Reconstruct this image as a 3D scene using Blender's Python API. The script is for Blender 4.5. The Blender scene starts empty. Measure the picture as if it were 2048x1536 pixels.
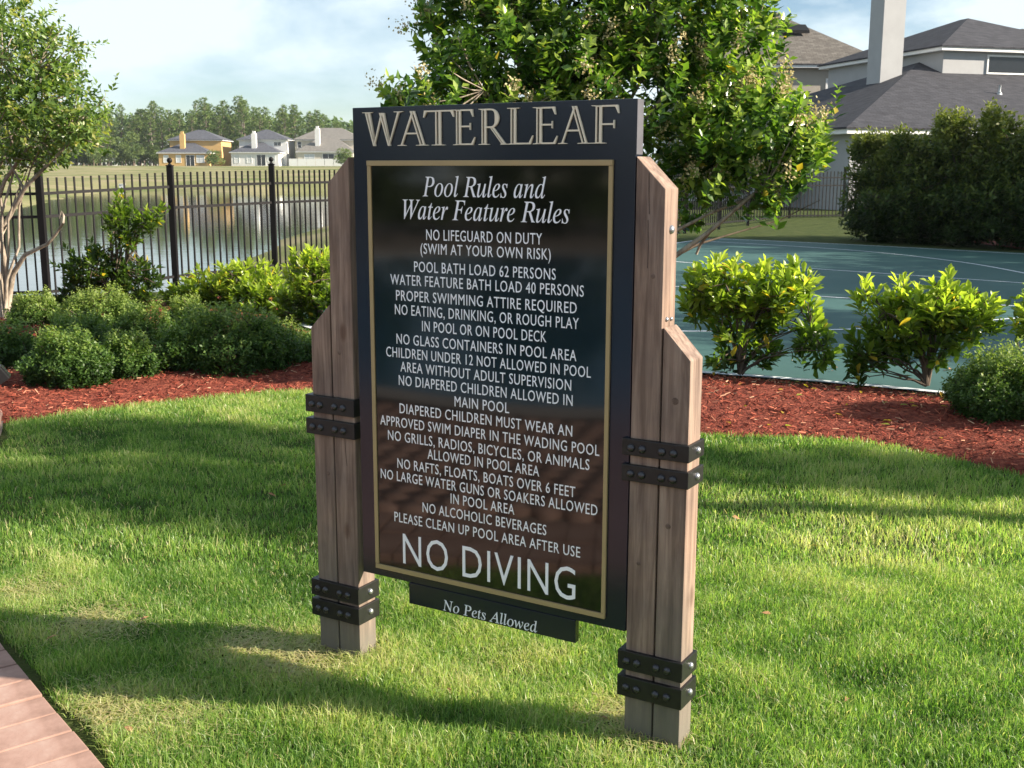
import bpy, math, random
import numpy as np
from mathutils import Vector, Matrix, Euler

# ------------------------------------------------------------------ camera, light, exposure
S = bpy.context.scene
COL = S.collection
F_PX, PITCH, ROLL, EYE = 2250.0, 0.1874, 0.002, 1.58
cam = bpy.data.cameras.new('camera')
cam.sensor_width = 36.0
cam.lens = F_PX / 2048 * 36
cam.clip_start, cam.clip_end = 0.05, 3000
cam.dof.use_dof = True
cam.dof.focus_distance = 3.5
cam.dof.aperture_fstop = 20
cam_ob = bpy.data.objects.new('camera', cam)
COL.objects.link(cam_ob)
cam_ob.location = (0, 0, EYE)
cam_ob.rotation_euler = (Matrix.Rotation(math.pi / 2 - PITCH, 3, 'X') @ Matrix.Rotation(ROLL, 3, 'Z')).to_euler()
S.camera = cam_ob

SUN_TO = Vector((0.985, -0.17, 0)).normalized()          # horizontal direction towards the sun
SUN_EL = math.radians(25)
world = bpy.data.worlds.new('World')
S.world = world
world.use_nodes = True
wn, wl = world.node_tree.nodes, world.node_tree.links
bg = wn['Background']
sky = wn.new('ShaderNodeTexSky')
sky.sky_type = 'NISHITA'
sky.sun_disc = False
sky.sun_elevation = SUN_EL
sky.sun_rotation = math.atan2(SUN_TO.x, SUN_TO.y)
sky.altitude = 0
sky.air_density = 1.0
sky.dust_density = .0
sky.ozone_density = 3.0
tc = wn.new('ShaderNodeTexCoord')
mp = wn.new('ShaderNodeMapping')
mp.inputs['Scale'].default_value = (1, 1, 2.6)
mp.inputs['Location'].default_value = (.35, .2, .1)
cn = wn.new('ShaderNodeTexNoise')
cn.inputs['Scale'].default_value = 3.4
cn.inputs['Detail'].default_value = 7
cn.inputs['Roughness'].default_value = .55
cn.inputs['Distortion'].default_value = .25
cr = wn.new('ShaderNodeValToRGB')
cr.color_ramp.elements[0].position = .42
cr.color_ramp.elements[0].color = (0.06, 0.06, 0.06, 1)
cr.color_ramp.elements[1].position = .58
cr.color_ramp.elements[1].color = (0.95, 0.95, 0.95, 1)
mx = wn.new('ShaderNodeMix')
mx.data_type = 'RGBA'
mx.inputs['B'].default_value = (6.9, 7.9, 8.4, 1)
wl.new(tc.outputs['Generated'], mp.inputs['Vector'])
wl.new(mp.outputs['Vector'], cn.inputs['Vector'])
wl.new(cn.outputs['Fac'], cr.inputs['Fac'])
wl.new(cr.outputs['Color'], mx.inputs['Factor'])
wl.new(sky.outputs['Color'], mx.inputs['A'])
wl.new(mx.outputs['Result'], bg.inputs['Color'])
bg.inputs['Strength'].default_value = 0.050

sun = bpy.data.lights.new('sun', 'SUN')
sun.energy = 5.0
sun.angle = math.radians(0.55)
sun.color = (1.0, 0.88, 0.72)
sun_ob = bpy.data.objects.new('sun', sun)
COL.objects.link(sun_ob)
to = Vector((SUN_TO.x * math.cos(SUN_EL), SUN_TO.y * math.cos(SUN_EL), math.sin(SUN_EL)))
sun_ob.rotation_euler = to.to_track_quat('Z', 'Y').to_euler()
sun_ob.location = (20, -4, 12)

S.view_settings.view_transform = 'Standard'
S.view_settings.look = 'None'
S.view_settings.exposure = 1.48
S.view_settings.gamma = 1
S.view_settings.use_curve_mapping = False
S.render.engine = 'CYCLES'
S.cycles.use_denoising = True
S.cycles.max_bounces = 8
S.cycles.transparent_max_bounces = 8
S.cycles.caustics_reflective = False
S.cycles.caustics_refractive = False
S.cycles.sample_clamp_indirect = 6

# ------------------------------------------------------------------ helpers
rng = np.random.default_rng(7)
random.seed(7)
NRM = np.linalg.norm


def ray(px, py):
    a, b = px - 1024, py - 768
    c, s = math.cos(ROLL), math.sin(ROLL)
    u, v = (a * c + b * s) / F_PX, (-a * s + b * c) / F_PX
    c, s = math.cos(PITCH), math.sin(PITCH)
    return np.array([u, c - v * s, -s - v * c])


def G(px, py, z=0.0):
    """the place on level z that the photograph shows at px, py"""
    d = ray(px, py)
    t = (z - EYE) / d[2]
    return np.array([d[0] * t, d[1] * t, z])


def A(px, py, D):
    """the place at distance D that the photograph shows at px, py"""
    d = ray(px, py)
    t = D / d[1]
    return np.array([d[0] * t, D, EYE + d[2] * t])


def tag(o, label=None, cat=None, group=None, kind=None):
    if label: o['label'] = label
    if cat: o['category'] = cat
    if group: o['group'] = group
    if kind: o['kind'] = kind
    return o


def link(name, me, parent=None, loc=None):
    o = bpy.data.objects.new(name, me)
    COL.objects.link(o)
    if parent is not None: o.parent = parent
    if loc is not None: o.location = loc
    return o


def thing(name, label, cat, loc=(0, 0, 0), rz=0.0, group=None):
    o = bpy.data.objects.new(name, None)
    o.empty_display_size = .1
    COL.objects.link(o)
    o.location = loc
    o.rotation_euler = (0, 0, rz)
    return tag(o, label, cat, group)


def fast(name, V, F, mat, smooth=False, tint=None):
    """mesh from numpy; F is a uniform (n,k) array"""
    V = np.asarray(V, np.float32); F = np.asarray(F, np.int32)
    me = bpy.data.meshes.new(name)
    n, k = F.shape
    me.vertices.add(len(V)); me.vertices.foreach_set('co', V.ravel())
    me.loops.add(n * k); me.loops.foreach_set('vertex_index', F.ravel())
    me.polygons.add(n)
    me.polygons.foreach_set('loop_start', np.arange(n, dtype=np.int32) * k)
    me.polygons.foreach_set('loop_total', np.full(n, k, np.int32))
    if smooth: me.polygons.foreach_set('use_smooth', np.ones(n, bool))
    if tint is not None:
        at = me.attributes.new('tint', 'FLOAT', 'POINT')
        at.data.foreach_set('value', np.asarray(tint, np.float32))
    me.update(calc_edges=True)
    if mat: me.materials.append(mat)
    return me


class MB:
    """collects polygons (any size) into one mesh"""
    def __init__(s): s.v = []; s.f = []; s.sm = []
    def poly(s, pts, sm=False):
        b = len(s.v); s.v += [tuple(p) for p in pts]; s.f.append(tuple(range(b, b + len(pts)))); s.sm.append(sm)
    def raw(s, vs, fs, sm=False):
        b = len(s.v); s.v += [tuple(p) for p in vs]
        for f in fs: s.f.append(tuple(b + i for i in f)); s.sm.append(sm)
    def box(s, lo, hi, M=None):
        x0, y0, z0 = lo; x1, y1, z1 = hi
        vs = [(x0,y0,z0),(x1,y0,z0),(x1,y1,z0),(x0,y1,z0),(x0,y0,z1),(x1,y0,z1),(x1,y1,z1),(x0,y1,z1)]
        if M is not None: vs = [tuple(M @ Vector(v)) for v in vs]
        s.raw(vs, [(0,3,2,1),(4,5,6,7),(0,1,5,4),(1,2,6,5),(2,3,7,6),(3,0,4,7)])
        return s
    def prism(s, pts, axis, a0, a1):
        """pts: outline (ccw) in the two other axes, extruded along axis"""
        def mk(p, a):
            return {'x': (a, p[0], p[1]), 'y': (p[0], a, p[1]), 'z': (p[0], p[1], a)}[axis]
        n = len(pts)
        vs = [mk(p, a0) for p in pts] + [mk(p, a1) for p in pts]
        fs = [tuple(range(n)), tuple(range(2 * n - 1, n - 1, -1))]
        fs += [(i, i + n, (i + 1) % n + n, (i + 1) % n) for i in range(n)]
        s.raw(vs, fs)
        return s
    def tube(s, pts, rad, k=6, cap=True):
        pts = [Vector(p) for p in pts]
        if not hasattr(rad, '__len__'): rad = [rad] * len(pts)
        rings = []
        up = Vector((0.13, 0.21, 1)).normalized()
        for i, p in enumerate(pts):
            d = (pts[min(i + 1, len(pts) - 1)] - pts[max(i - 1, 0)]).normalized()
            a = d.cross(up)
            if a.length < .05: a = d.cross(Vector((1, 0, 0)))
            a.normalize(); b = d.cross(a)
            rings.append([p + (a * math.cos(2 * math.pi * j / k) + b * math.sin(2 * math.pi * j / k)) * rad[i] for j in range(k)])
        vs = [tuple(q) for r in rings for q in r]
        fs = []
        for i in range(len(pts) - 1):
            for j in range(k):
                fs.append((i * k + j, i * k + (j + 1) % k, (i + 1) * k + (j + 1) % k, (i + 1) * k + j))
        if cap: fs += [tuple(range(k)), tuple(range(len(vs) - 1, len(vs) - k - 1, -1))]
        s.raw(vs, fs, True)
        return s
    def dome(s, c, r, h, axis, k=10):
        """bolt head: low dome whose base circle stands on c facing axis"""
        ax = Vector(axis).normalized(); a = ax.orthogonal().normalized(); b = ax.cross(a)
        rings = [(1, 0), (.9, .5), (.55, .88)]
        vs = []
        for rr, hh in rings:
            vs += [tuple(Vector(c) + (a * math.cos(2 * math.pi * j / k) + b * math.sin(2 * math.pi * j / k)) * r * rr + ax * h * hh) for j in range(k)]
        vs.append(tuple(Vector(c) + ax * h))
        fs = []
        for i in range(2):
            for j in range(k): fs.append((i * k + j, i * k + (j + 1) % k, (i + 1) * k + (j + 1) % k, (i + 1) * k + j))
        for j in range(k): fs.append((2 * k + j, 2 * k + (j + 1) % k, 3 * k))
        s.raw(vs, fs, True)
        return s
    def mesh(s, name, mat, bevel=0):
        me = bpy.data.meshes.new(name)
        me.from_pydata(s.v, [], s.f)
        me.polygons.foreach_set('use_smooth', s.sm)
        if bevel:
            import bmesh
            bm = bmesh.new(); bm.from_mesh(me)
            bmesh.ops.recalc_face_normals(bm, faces=bm.faces)
            ed = [e for e in bm.edges if len(e.link_faces) == 2 and e.calc_face_angle(0) > .5]
            bmesh.ops.bevel(bm, geom=ed, offset=bevel, segments=2, affect='EDGES', profile=.6)
            bm.to_mesh(me); bm.free()
        if mat: me.materials.append(mat)
        me.update()
        return me
    def build(s, name, mat, parent=None, bevel=0):
        return link(name, s.mesh(name, mat, bevel), parent)


# ------------------------------------------------------------------ materials
def new_mat(name):
    m = bpy.data.materials.new(name)
    m.use_nodes = True
    return m, m.node_tree.nodes, m.node_tree.links, m.node_tree.nodes['Principled BSDF']


def ramp(nodes, stops):
    r = nodes.new('ShaderNodeValToRGB')
    e = r.color_ramp.elements
    e[0].position, e[0].color = stops[0][0], (*stops[0][1], 1)
    e[1].position, e[1].color = stops[-1][0], (*stops[-1][1], 1)
    for p, c in stops[1:-1]:
        n = e.new(p); n.color = (*c, 1)
    return r


def noise_mat(name, stops, scale=5, detail=6, rough=.8, stretch=(1, 1, 1), bump=0, bscale=None, spec=.3, rrough=.6, metallic=0, bdist=.01, coords='Object'):
    m, n, l, b = new_mat(name)
    t = n.new('ShaderNodeTexCoord'); mp = n.new('ShaderNodeMapping')
    mp.inputs['Scale'].default_value = stretch
    no = n.new('ShaderNodeTexNoise'); no.inputs['Scale'].default_value = scale; no.inputs['Detail'].default_value = detail
    no.inputs['Roughness'].default_value = rrough
    r = ramp(n, stops)
    l.new(t.outputs[coords], mp.inputs['Vector']); l.new(mp.outputs['Vector'], no.inputs['Vector'])
    l.new(no.outputs['Fac'], r.inputs['Fac']); l.new(r.outputs['Color'], b.inputs['Base Color'])
    b.inputs['Roughness'].default_value = rough
    b.inputs['Specular IOR Level'].default_value = spec
    b.inputs['Metallic'].default_value = metallic
    if bump:
        n2 = n.new('ShaderNodeTexNoise'); n2.inputs['Scale'].default_value = bscale or scale * 4; n2.inputs['Detail'].default_value = 5
        bu = n.new('ShaderNodeBump'); bu.inputs['Strength'].default_value = bump; bu.inputs['Distance'].default_value = bdist
        l.new(mp.outputs['Vector'], n2.inputs['Vector']); l.new(n2.outputs['Fac'], bu.inputs['Height'])
        l.new(bu.outputs['Normal'], b.inputs['Normal'])
    return m


def leaf_mat(name, stops, rough=.4, trans=.35, spec=.45, tcol=(1.0, 1.05, .45)):
    """colour from the per-leaf attribute 'tint'"""
    m, n, l, b = new_mat(name)
    at = n.new('ShaderNodeAttribute'); at.attribute_name = 'tint'
    r = ramp(n, stops)
    l.new(at.outputs['Fac'], r.inputs['Fac'])
    l.new(r.outputs['Color'], b.inputs['Base Color'])
    b.inputs['Roughness'].default_value = rough
    b.inputs['Specular IOR Level'].default_value = spec
    tr = n.new('ShaderNodeBsdfTranslucent')
    mu = n.new('ShaderNodeMix'); mu.data_type = 'RGBA'; mu.blend_type = 'MULTIPLY'; mu.inputs['Factor'].default_value = 1
    mu.inputs['B'].default_value = (*[c * 1.6 for c in tcol], 1)
    l.new(r.outputs['Color'], mu.inputs['A']); l.new(mu.outputs['Result'], tr.inputs['Color'])
    ms = n.new('ShaderNodeMixShader'); ms.inputs['Fac'].default_value = trans
    l.new(b.outputs['BSDF'], ms.inputs[1]); l.new(tr.outputs['BSDF'], ms.inputs[2])
    l.new(ms.outputs['Shader'], n['Material Output'].inputs['Surface'])
    return m


def wood_mat(name, seed, stain=False):
    m, n, l, b = new_mat(name)
    t = n.new('ShaderNodeTexCoord'); mp = n.new('ShaderNodeMapping')
    mp.inputs['Scale'].default_value = (22, 22, 1.3); mp.inputs['Location'].default_value = (seed, seed * 2.3, seed * .7)
    g = n.new('ShaderNodeTexNoise'); g.inputs['Scale'].default_value = 2.2; g.inputs['Detail'].default_value = 8; g.inputs['Roughness'].default_value = .65
    g.inputs['Distortion'].default_value = .4
    fine = n.new('ShaderNodeTexNoise'); fine.inputs['Scale'].default_value = 14; fine.inputs['Detail'].default_value = 3
    blot = n.new('ShaderNodeTexNoise'); blot.inputs['Scale'].default_value = 4.5; blot.inputs['Detail'].default_value = 4
    vo = n.new('ShaderNodeTexVoronoi'); vo.inputs['Scale'].default_value = 1.0
    mpk = n.new('ShaderNodeMapping'); mpk.inputs['Scale'].default_value = (7, 7, 3.2); mpk.inputs['Location'].default_value = (seed * 1.7, seed, seed)
    r = ramp(n, [(.28, (.115, .080, .062)), (.45, (.205, .147, .117)), (.6, (.30, .224, .178)), (.78, (.41, .325, .265))])
    kr = ramp(n, [(.0, (.50, .42, .38)), (.07, (.70, .62, .58)), (.12, (1, 1, 1)), (1, (1, 1, 1))])
    br = ramp(n, [(.3, (.66, .66, .70)), (.7, (1.12, 1.06, 1.0))])
    l.new(t.outputs['Object'], mp.inputs['Vector']); l.new(t.outputs['Object'], mpk.inputs['Vector']); l.new(t.outputs['Object'], blot.inputs['Vector'])
    l.new(mp.outputs['Vector'], g.inputs['Vector']); l.new(mp.outputs['Vector'], fine.inputs['Vector']); l.new(mpk.outputs['Vector'], vo.inputs['Vector'])
    l.new(g.outputs['Fac'], r.inputs['Fac']); l.new(vo.outputs['Distance'], kr.inputs['Fac']); l.new(blot.outputs['Fac'], br.inputs['Fac'])
    m1 = n.new('ShaderNodeMix'); m1.data_type = 'RGBA'; m1.blend_type = 'MULTIPLY'; m1.inputs['Factor'].default_value = 1
    m2 = n.new('ShaderNodeMix'); m2.data_type = 'RGBA'; m2.blend_type = 'MULTIPLY'; m2.inputs['Factor'].default_value = 1
    l.new(r.outputs['Color'], m1.inputs['A']); l.new(kr.outputs['Color'], m1.inputs['B'])
    l.new(m1.outputs['Result'], m2.inputs['A']); l.new(br.outputs['Color'], m2.inputs['B'])
    last = m2.outputs['Result']
    # weathered grey damp foot of the post
    sx = n.new('ShaderNodeSeparateXYZ'); l.new(t.outputs['Object'], sx.inputs['Vector'])
    ad = n.new('ShaderNodeMath'); ad.operation = 'MULTIPLY_ADD'; ad.inputs[1].default_value = .35; l.new(blot.outputs['Fac'], ad.inputs[0]); l.new(sx.outputs['Z'], ad.inputs[2])
    fr = ramp(n, [(.20, (.85, .85, .85)), (.80 if stain else .48, (0, 0, 0))])
    l.new(ad.outputs[0], fr.inputs['Fac'])
    m3 = n.new('ShaderNodeMix'); m3.data_type = 'RGBA'; m3.inputs['B'].default_value = (.135, .125, .105, 1)
    l.new(fr.outputs['Color'], m3.inputs['Factor']); l.new(last, m3.inputs['A']); last = m3.outputs['Result']
    l.new(last, b.inputs['Base Color'])
    b.inputs['Roughness'].default_value = .72; b.inputs['Specular IOR Level'].default_value = .25
    bu = n.new('ShaderNodeBump'); bu.inputs['Strength'].default_value = .45; bu.inputs['Distance'].default_value = .003
    l.new(fine.outputs['Fac'], bu.inputs['Height']); l.new(bu.outputs['Normal'], b.inputs['Normal'])
    return m


def plain(name, col, rough=.5, spec=.5, metallic=0, var=.12, scale=6, bump=0, bscale=60, bdist=.002):
    lo = tuple(c * (1 - var) for c in col); hi = tuple(c * (1 + var) for c in col)
    return noise_mat(name, [(.3, lo), (.7, hi)], scale=scale, rough=rough, spec=spec, metallic=metallic, bump=bump, bscale=bscale, bdist=bdist)


M = {}
M['navy'] = plain('navy_paint', (.0068, .0100, .023), rough=.18, spec=.5, var=.08)
M['gloss'] = plain('glossy_black_panel', (.005, .005, .005), rough=.06, spec=.62, var=.05)
M['gold'] = plain('tan_gold_trim', (.36, .27, .13), rough=.45, var=.06, scale=12)
M['letter_face'] = plain('cream_letter', (.74, .67, .52), rough=.4, var=.06)
M['vinyl'] = plain('white_vinyl', (.88, .89, .93), rough=.35, var=.02)
M['iron'] = plain('black_strap_iron', (.010, .010, .011), rough=.42, spec=.4, var=.3, scale=30, bump=.25, bscale=120, bdist=.001)
M['bolt'] = plain('black_bolt', (.016, .016, .022), rough=.3, spec=.7, var=.2)
M['zinc'] = plain('zinc_bolt', (.35, .36, .38), rough=.35, metallic=.8, var=.15)
M['fence'] = plain('black_fence', (.007, .006, .007), rough=.55, spec=.2, var=.2)
M['fence_far'] = plain('black_far_fence', (.007, .007, .008), rough=.6, spec=.2, var=.2)
M['bark'] = noise_mat('pale_bark', [(.3, (.16, .125, .095)), (.7, (.42, .36, .29))], scale=9, stretch=(3, 3, 1), rough=.85, bump=.5, bscale=25)
M['darkbark'] = noise_mat('dark_bark', [(.3, (.05, .038, .028)), (.7, (.14, .105, .08))], scale=6, stretch=(3, 3, 1), rough=.9, bump=.5, bscale=20)
M['pinebark'] = noise_mat('pine_bark', [(.3, (.13, .10, .08)), (.7, (.30, .25, .21))], scale=.8, stretch=(3, 3, 1), rough=.9)
M['lig'] = leaf_mat('glossy_privet_leaf', [(0, (.018, .048, .010)), (.45, (.055, .130, .020)), (.75, (.15, .26, .038)), (.93, (.27, .36, .07)), (1, (.42, .33, .04))], rough=.28, trans=.42, spec=.6)
M['lefttree'] = leaf_mat('left_tree_leaf', [(0, (.026, .060, .016)), (.45, (.070, .130, .030)), (.8, (.19, .28, .07)), (1, (.36, .33, .09))], rough=.35, trans=.45, spec=.5)
M['whorl'] = leaf_mat('whorled_leaf', [(0, (.028, .058, .012)), (.4, (.075, .135, .020)), (.75, (.20, .29, .035)), (.95, (.35, .43, .07)), (1, (.50, .38, .05))], rough=.33, trans=.55, spec=.45)
M['tiny'] = leaf_mat('small_bush_leaf', [(0, (.022, .052, .013)), (.5, (.065, .130, .028)), (.85, (.16, .24, .055)), (1, (.28, .34, .10))], rough=.45, trans=.38, spec=.3)
M['myrtle'] = leaf_mat('hedge_leaf', [(0, (.014, .032, .009)), (.5, (.040, .075, .014)), (.85, (.13, .17, .028)), (1, (.20, .22, .045))], rough=.5, trans=.3, spec=.3)
M['pine'] = leaf_mat('pine_needles', [(0, (.042, .078, .032)), (.5, (.098, .155, .052)), (1, (.20, .26, .085))], rough=.7, trans=.25, spec=.15)
M['wood_far'] = leaf_mat('far_foliage', [(0, (.055, .095, .040)), (.5, (.12, .17, .06)), (1, (.22, .26, .085))], rough=.7, trans=.25, spec=.15)
M['flower'] = leaf_mat('cream_blossom', [(0, (.40, .33, .16)), (1, (.72, .64, .40))], rough=.7, trans=.3, spec=.1, tcol=(.6, .55, .4))
M['dead'] = leaf_mat('dead_leaf', [(0, (.16, .07, .04)), (1, (.42, .24, .12))], rough=.7, trans=.1, spec=.2)
M['grass'] = leaf_mat('grass_blade', [(0, (.034, .085, .016)), (.4, (.125, .235, .050)), (.72, (.30, .40, .115)), (.88, (.46, .47, .22)), (1, (.52, .42, .27))], rough=.38, trans=.5, spec=.4, tcol=(.95, 1.1, .5))
M['stucco_grey'] = plain('grey_stucco', (.37, .375, .385), rough=.9, spec=.2, var=.05, scale=2, bump=.3, bscale=12)
M['stucco_beige'] = plain('beige_stucco', (.40, .36, .31), rough=.9, spec=.2, var=.05, scale=2)
M['trim'] = plain('white_trim', (.75, .75, .74), rough=.5, var=.04)
M['glass'] = plain('window_glass', (.018, .02, .024), rough=.08, spec=.5, var=.1)
M['shade_cloth'] = plain('window_blind', (.55, .58, .60), rough=.7, var=.05)


def shingle_mat(name, c0, c1):
    m, n, l, b = new_mat(name)
    t = n.new('ShaderNodeTexCoord'); br = n.new('ShaderNodeTexBrick')
    br.inputs['Scale'].default_value = 1.0
    br.inputs['Color1'].default_value = (*c0, 1); br.inputs['Color2'].default_value = (*c1, 1)
    br.inputs['Mortar'].default_value = (*[c * .72 for c in c0], 1)
    br.inputs['Mortar Size'].default_value = .012; br.inputs['Brick Width'].default_value = .33; br.inputs['Row Height'].default_value = .15
    mp = n.new('ShaderNodeMapping')
    no = n.new('ShaderNodeTexNoise'); no.inputs['Scale'].default_value = 3; no.inputs['Detail'].default_value = 7
    mu = n.new('ShaderNodeMix'); mu.data_type = 'RGBA'; mu.blend_type = 'MULTIPLY'; mu.inputs['Factor'].default_value = .6
    l.new(t.outputs['Object'], mp.inputs['Vector']); l.new(mp.outputs['Vector'], br.inputs['Vector']); l.new(mp.outputs['Vector'], no.inputs['Vector'])
    l.new(br.outputs['Color'], mu.inputs['A']); l.new(no.outputs['Fac'], mu.inputs['B'])
    rr = n.new('ShaderNodeMix'); rr.data_type = 'RGBA'; rr.blend_type = 'MULTIPLY'; rr.inputs['Factor'].default_value = 1
    rr.inputs['B'].default_value = (1.35, 1.35, 1.35, 1)
    l.new(mu.outputs['Result'], rr.inputs['A']); l.new(rr.outputs['Result'], b.inputs['Base Color'])
    b.inputs['Roughness'].default_value = .9; b.inputs['Specular IOR Level'].default_value = .2
    return m


M['shingle_dark'] = shingle_mat('dark_shingles', (.040, .041, .050), (.062, .063, .074))
M['shingle_brown'] = shingle_mat('brown_shingles', (.11, .10, .09), (.16, .148, .135))


# ------------------------------------------------------------------ ground, pond, court, beds, path
def chain(pts, closed=False, n=8):
    """Catmull-Rom through 2-D points"""
    P = [np.array(p, float) for p in pts]
    out = []
    N = len(P)
    for i in range(N if closed else N - 1):
        p0 = P[(i - 1) % N] if closed or i > 0 else 2 * P[0] - P[1]
        p1, p2 = P[i], P[(i + 1) % N]
        p3 = P[(i + 2) % N] if closed or i + 2 < N else 2 * P[-1] - P[-2]
        for k in range(n):
            t = k / n
            out.append(.5 * ((2 * p1) + (-p0 + p2) * t + (2 * p0 - 5 * p1 + 4 * p2 - p3) * t * t + (-p0 + 3 * p1 - 3 * p2 + p3) * t ** 3))
    if not closed: out.append(P[-1])
    return np.array(out)


def inside(P, poly):
    x, y = P[:, 0], P[:, 1]
    c = np.zeros(len(P), bool)
    n = len(poly)
    for i in range(n):
        x0, y0 = poly[i]; x1, y1 = poly[(i + 1) % n]
        k = (y0 > y) != (y1 > y)
        with np.errstate(divide='ignore', invalid='ignore'):
            xi = (x1 - x0) * (y - y0) / (y1 - y0 + 1e-12) + x0
        c ^= k & (x < xi)
    return c


def dist_poly(P, poly, closed=True):
    d = np.full(len(P), 1e9)
    n = len(poly)
    for i in range(n if closed else n - 1):
        a = np.array(poly[i]); b = np.array(poly[(i + 1) % n])
        ab = b - a
        t = np.clip(((P - a) @ ab) / (ab @ ab + 1e-12), 0, 1)
        q = a + t[:, None] * ab
        d = np.minimum(d, NRM(P - q, axis=1))
    return d


WATER_Z = -.5
pond_px = [(-700, 606), (0, 612), (330, 603), (480, 520), (650, 452), (900, 412), (1100, 400), (1100, 384), (700, 383), (450, 384), (300, 380), (230, 384), (100, 405), (0, 428), (-300, 470), (-900, 520)]
POND = chain([G(x, y, WATER_Z)[:2] for x, y in pond_px], True, 4)


def ground_z(P):
    sd = dist_poly(P, POND) * np.where(inside(P, POND), -1, 1)
    far = np.clip((P[:, 1] - 40) / 90, 0, 1)
    far = far * far * (3 - 2 * far)
    left = np.clip((-P[:, 0] - 6) / 30, 0, 1) * np.clip((P[:, 1] - 20) / 40, 0, 1)
    land = far * .15 + np.clip((P[:, 1] - 100) / 125, 0, 1) ** 1.4 * 2.25
    w = np.where(far > .3, 9, 3.0)
    t = np.clip(sd / w, 0, 1); t = t * t * (3 - 2 * t)
    outz = WATER_Z + (land - WATER_Z) * t
    inz = WATER_Z + np.clip(sd, -3, 0) * .4
    z = np.where(sd > 0, outz, inz)
    rise = np.clip((P[:, 1] - 33) / 8, 0, 1) * .2 * (P[:, 0] > 5)
    near = np.clip(1 - (P[:, 1] - 12) / 4, 0, 1)
    return z * (1 - near) + rise


def axis_pts(vals):
    out = []
    for a, b, n in vals: out += list(np.linspace(a, b, n, endpoint=False))
    return np.array(out + [vals[-1][1]])


gx = axis_pts([(-900, -120, 14), (-120, -30, 36), (-30, 10, 54), (10, 60, 22), (60, 900, 12)])
gy = axis_pts([(-60, 0, 10), (0, 10, 8), (10, 60, 70), (60, 160, 40), (160, 300, 14), (300, 2200, 8)])
XX, YY = np.meshgrid(gx, gy)
P2 = np.stack([XX.ravel(), YY.ravel()], 1)
ZZ = ground_z(P2)
nx, ny = len(gx), len(gy)
ii = (np.arange(ny - 1)[:, None] * nx + np.arange(nx - 1)[None, :]).ravel()
FF = np.stack([ii, ii + 1, ii + nx + 1, ii + nx], 1)

mg, n, l, b = new_mat('ground_grass_soil')
t = n.new('ShaderNodeTexCoord')
n1 = n.new('ShaderNodeTexNoise'); n1.inputs['Scale'].default_value = 3.5; n1.inputs['Detail'].default_value = 8; n1.inputs['Roughness'].default_value = .7
n2 = n.new('ShaderNodeTexNoise'); n2.inputs['Scale'].default_value = .12; n2.inputs['Detail'].default_value = 5
l.new(t.outputs['Object'], n1.inputs['Vector']); l.new(t.outputs['Object'], n2.inputs['Vector'])
r1 = ramp(n, [(.3, (.024, .032, .012)), (.5, (.050, .070, .020)), (.7, (.088, .092, .036))])
r2 = ramp(n, [(.35, (.13, .155, .055)), (.5, (.21, .205, .10)), (.68, (.29, .25, .155))])
l.new(n1.outputs['Fac'], r1.inputs['Fac']); l.new(n2.outputs['Fac'], r2.inputs['Fac'])
sx = n.new('ShaderNodeSeparateXYZ'); l.new(t.outputs['Object'], sx.inputs['Vector'])
fr = n.new('ShaderNodeMapRange'); fr.inputs['From Min'].default_value = 14; fr.inputs['From Max'].default_value = 24
# the dry far banks lie left of the court
fx = n.new('ShaderNodeMapRange'); fx.inputs['From Min'].default_value = 3; fx.inputs['From Max'].default_value = -2
l.new(sx.outputs['Y'], fr.inputs['Value']); l.new(sx.outputs['X'], fx.inputs['Value'])
mu = n.new('ShaderNodeMath'); mu.operation = 'MULTIPLY'; l.new(fr.outputs['Result'], mu.inputs[0]); l.new(fx.outputs['Result'], mu.inputs[1])
mm = n.new('ShaderNodeMix'); mm.data_type = 'RGBA'
l.new(mu.outputs[0], mm.inputs['Factor']); l.new(r1.outputs['Color'], mm.inputs['A']); l.new(r2.outputs['Color'], mm.inputs['B'])
l.new(mm.outputs['Result'], b.inputs['Base Color'])
b.inputs['Roughness'].default_value = 1; b.inputs['Specular IOR Level'].default_value = .1
bu = n.new('ShaderNodeBump'); bu.inputs['Strength'].default_value = .8; bu.inputs['Distance'].default_value = .03
n3 = n.new('ShaderNodeTexNoise'); n3.inputs['Scale'].default_value = 30; n3.inputs['Detail'].default_value = 5
l.new(t.outputs['Object'], n3.inputs['Vector']); l.new(n3.outputs['Fac'], bu.inputs['Height']); l.new(bu.outputs['Normal'], b.inputs['Normal'])
tag(link('ground', fast('ground', np.column_stack([P2, ZZ]), FF, mg, True)), kind='structure')

mw, n, l, b = new_mat('pond_water')
b.inputs['Base Color'].default_value = (.030, .036, .020, 1); b.inputs['Roughness'].default_value = .03; b.inputs['Specular IOR Level'].default_value = .8
b.inputs['IOR'].default_value = 1.4
t = n.new('ShaderNodeTexCoord'); mp = n.new('ShaderNodeMapping'); mp.inputs['Scale'].default_value = (.5, 1.6, 1)
no = n.new('ShaderNodeTexNoise'); no.inputs['Scale'].default_value = 1.6; no.inputs['Detail'].default_value = 4
bu = n.new('ShaderNodeBump'); bu.inputs['Strength'].default_value = .07; bu.inputs['Distance'].default_value = .05
l.new(t.outputs['Object'], mp.inputs['Vector']); l.new(mp.outputs['Vector'], no.inputs['Vector']); l.new(no.outputs['Fac'], bu.inputs['Height']); l.new(bu.outputs['Normal'], b.inputs['Normal'])
w = MB(); w.poly([(-260, 10, WATER_Z), (120, 10, WATER_Z), (120, 190, WATER_Z), (-260, 190, WATER_Z)])
tag(w.build('pond_water', mw), kind='structure')


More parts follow.
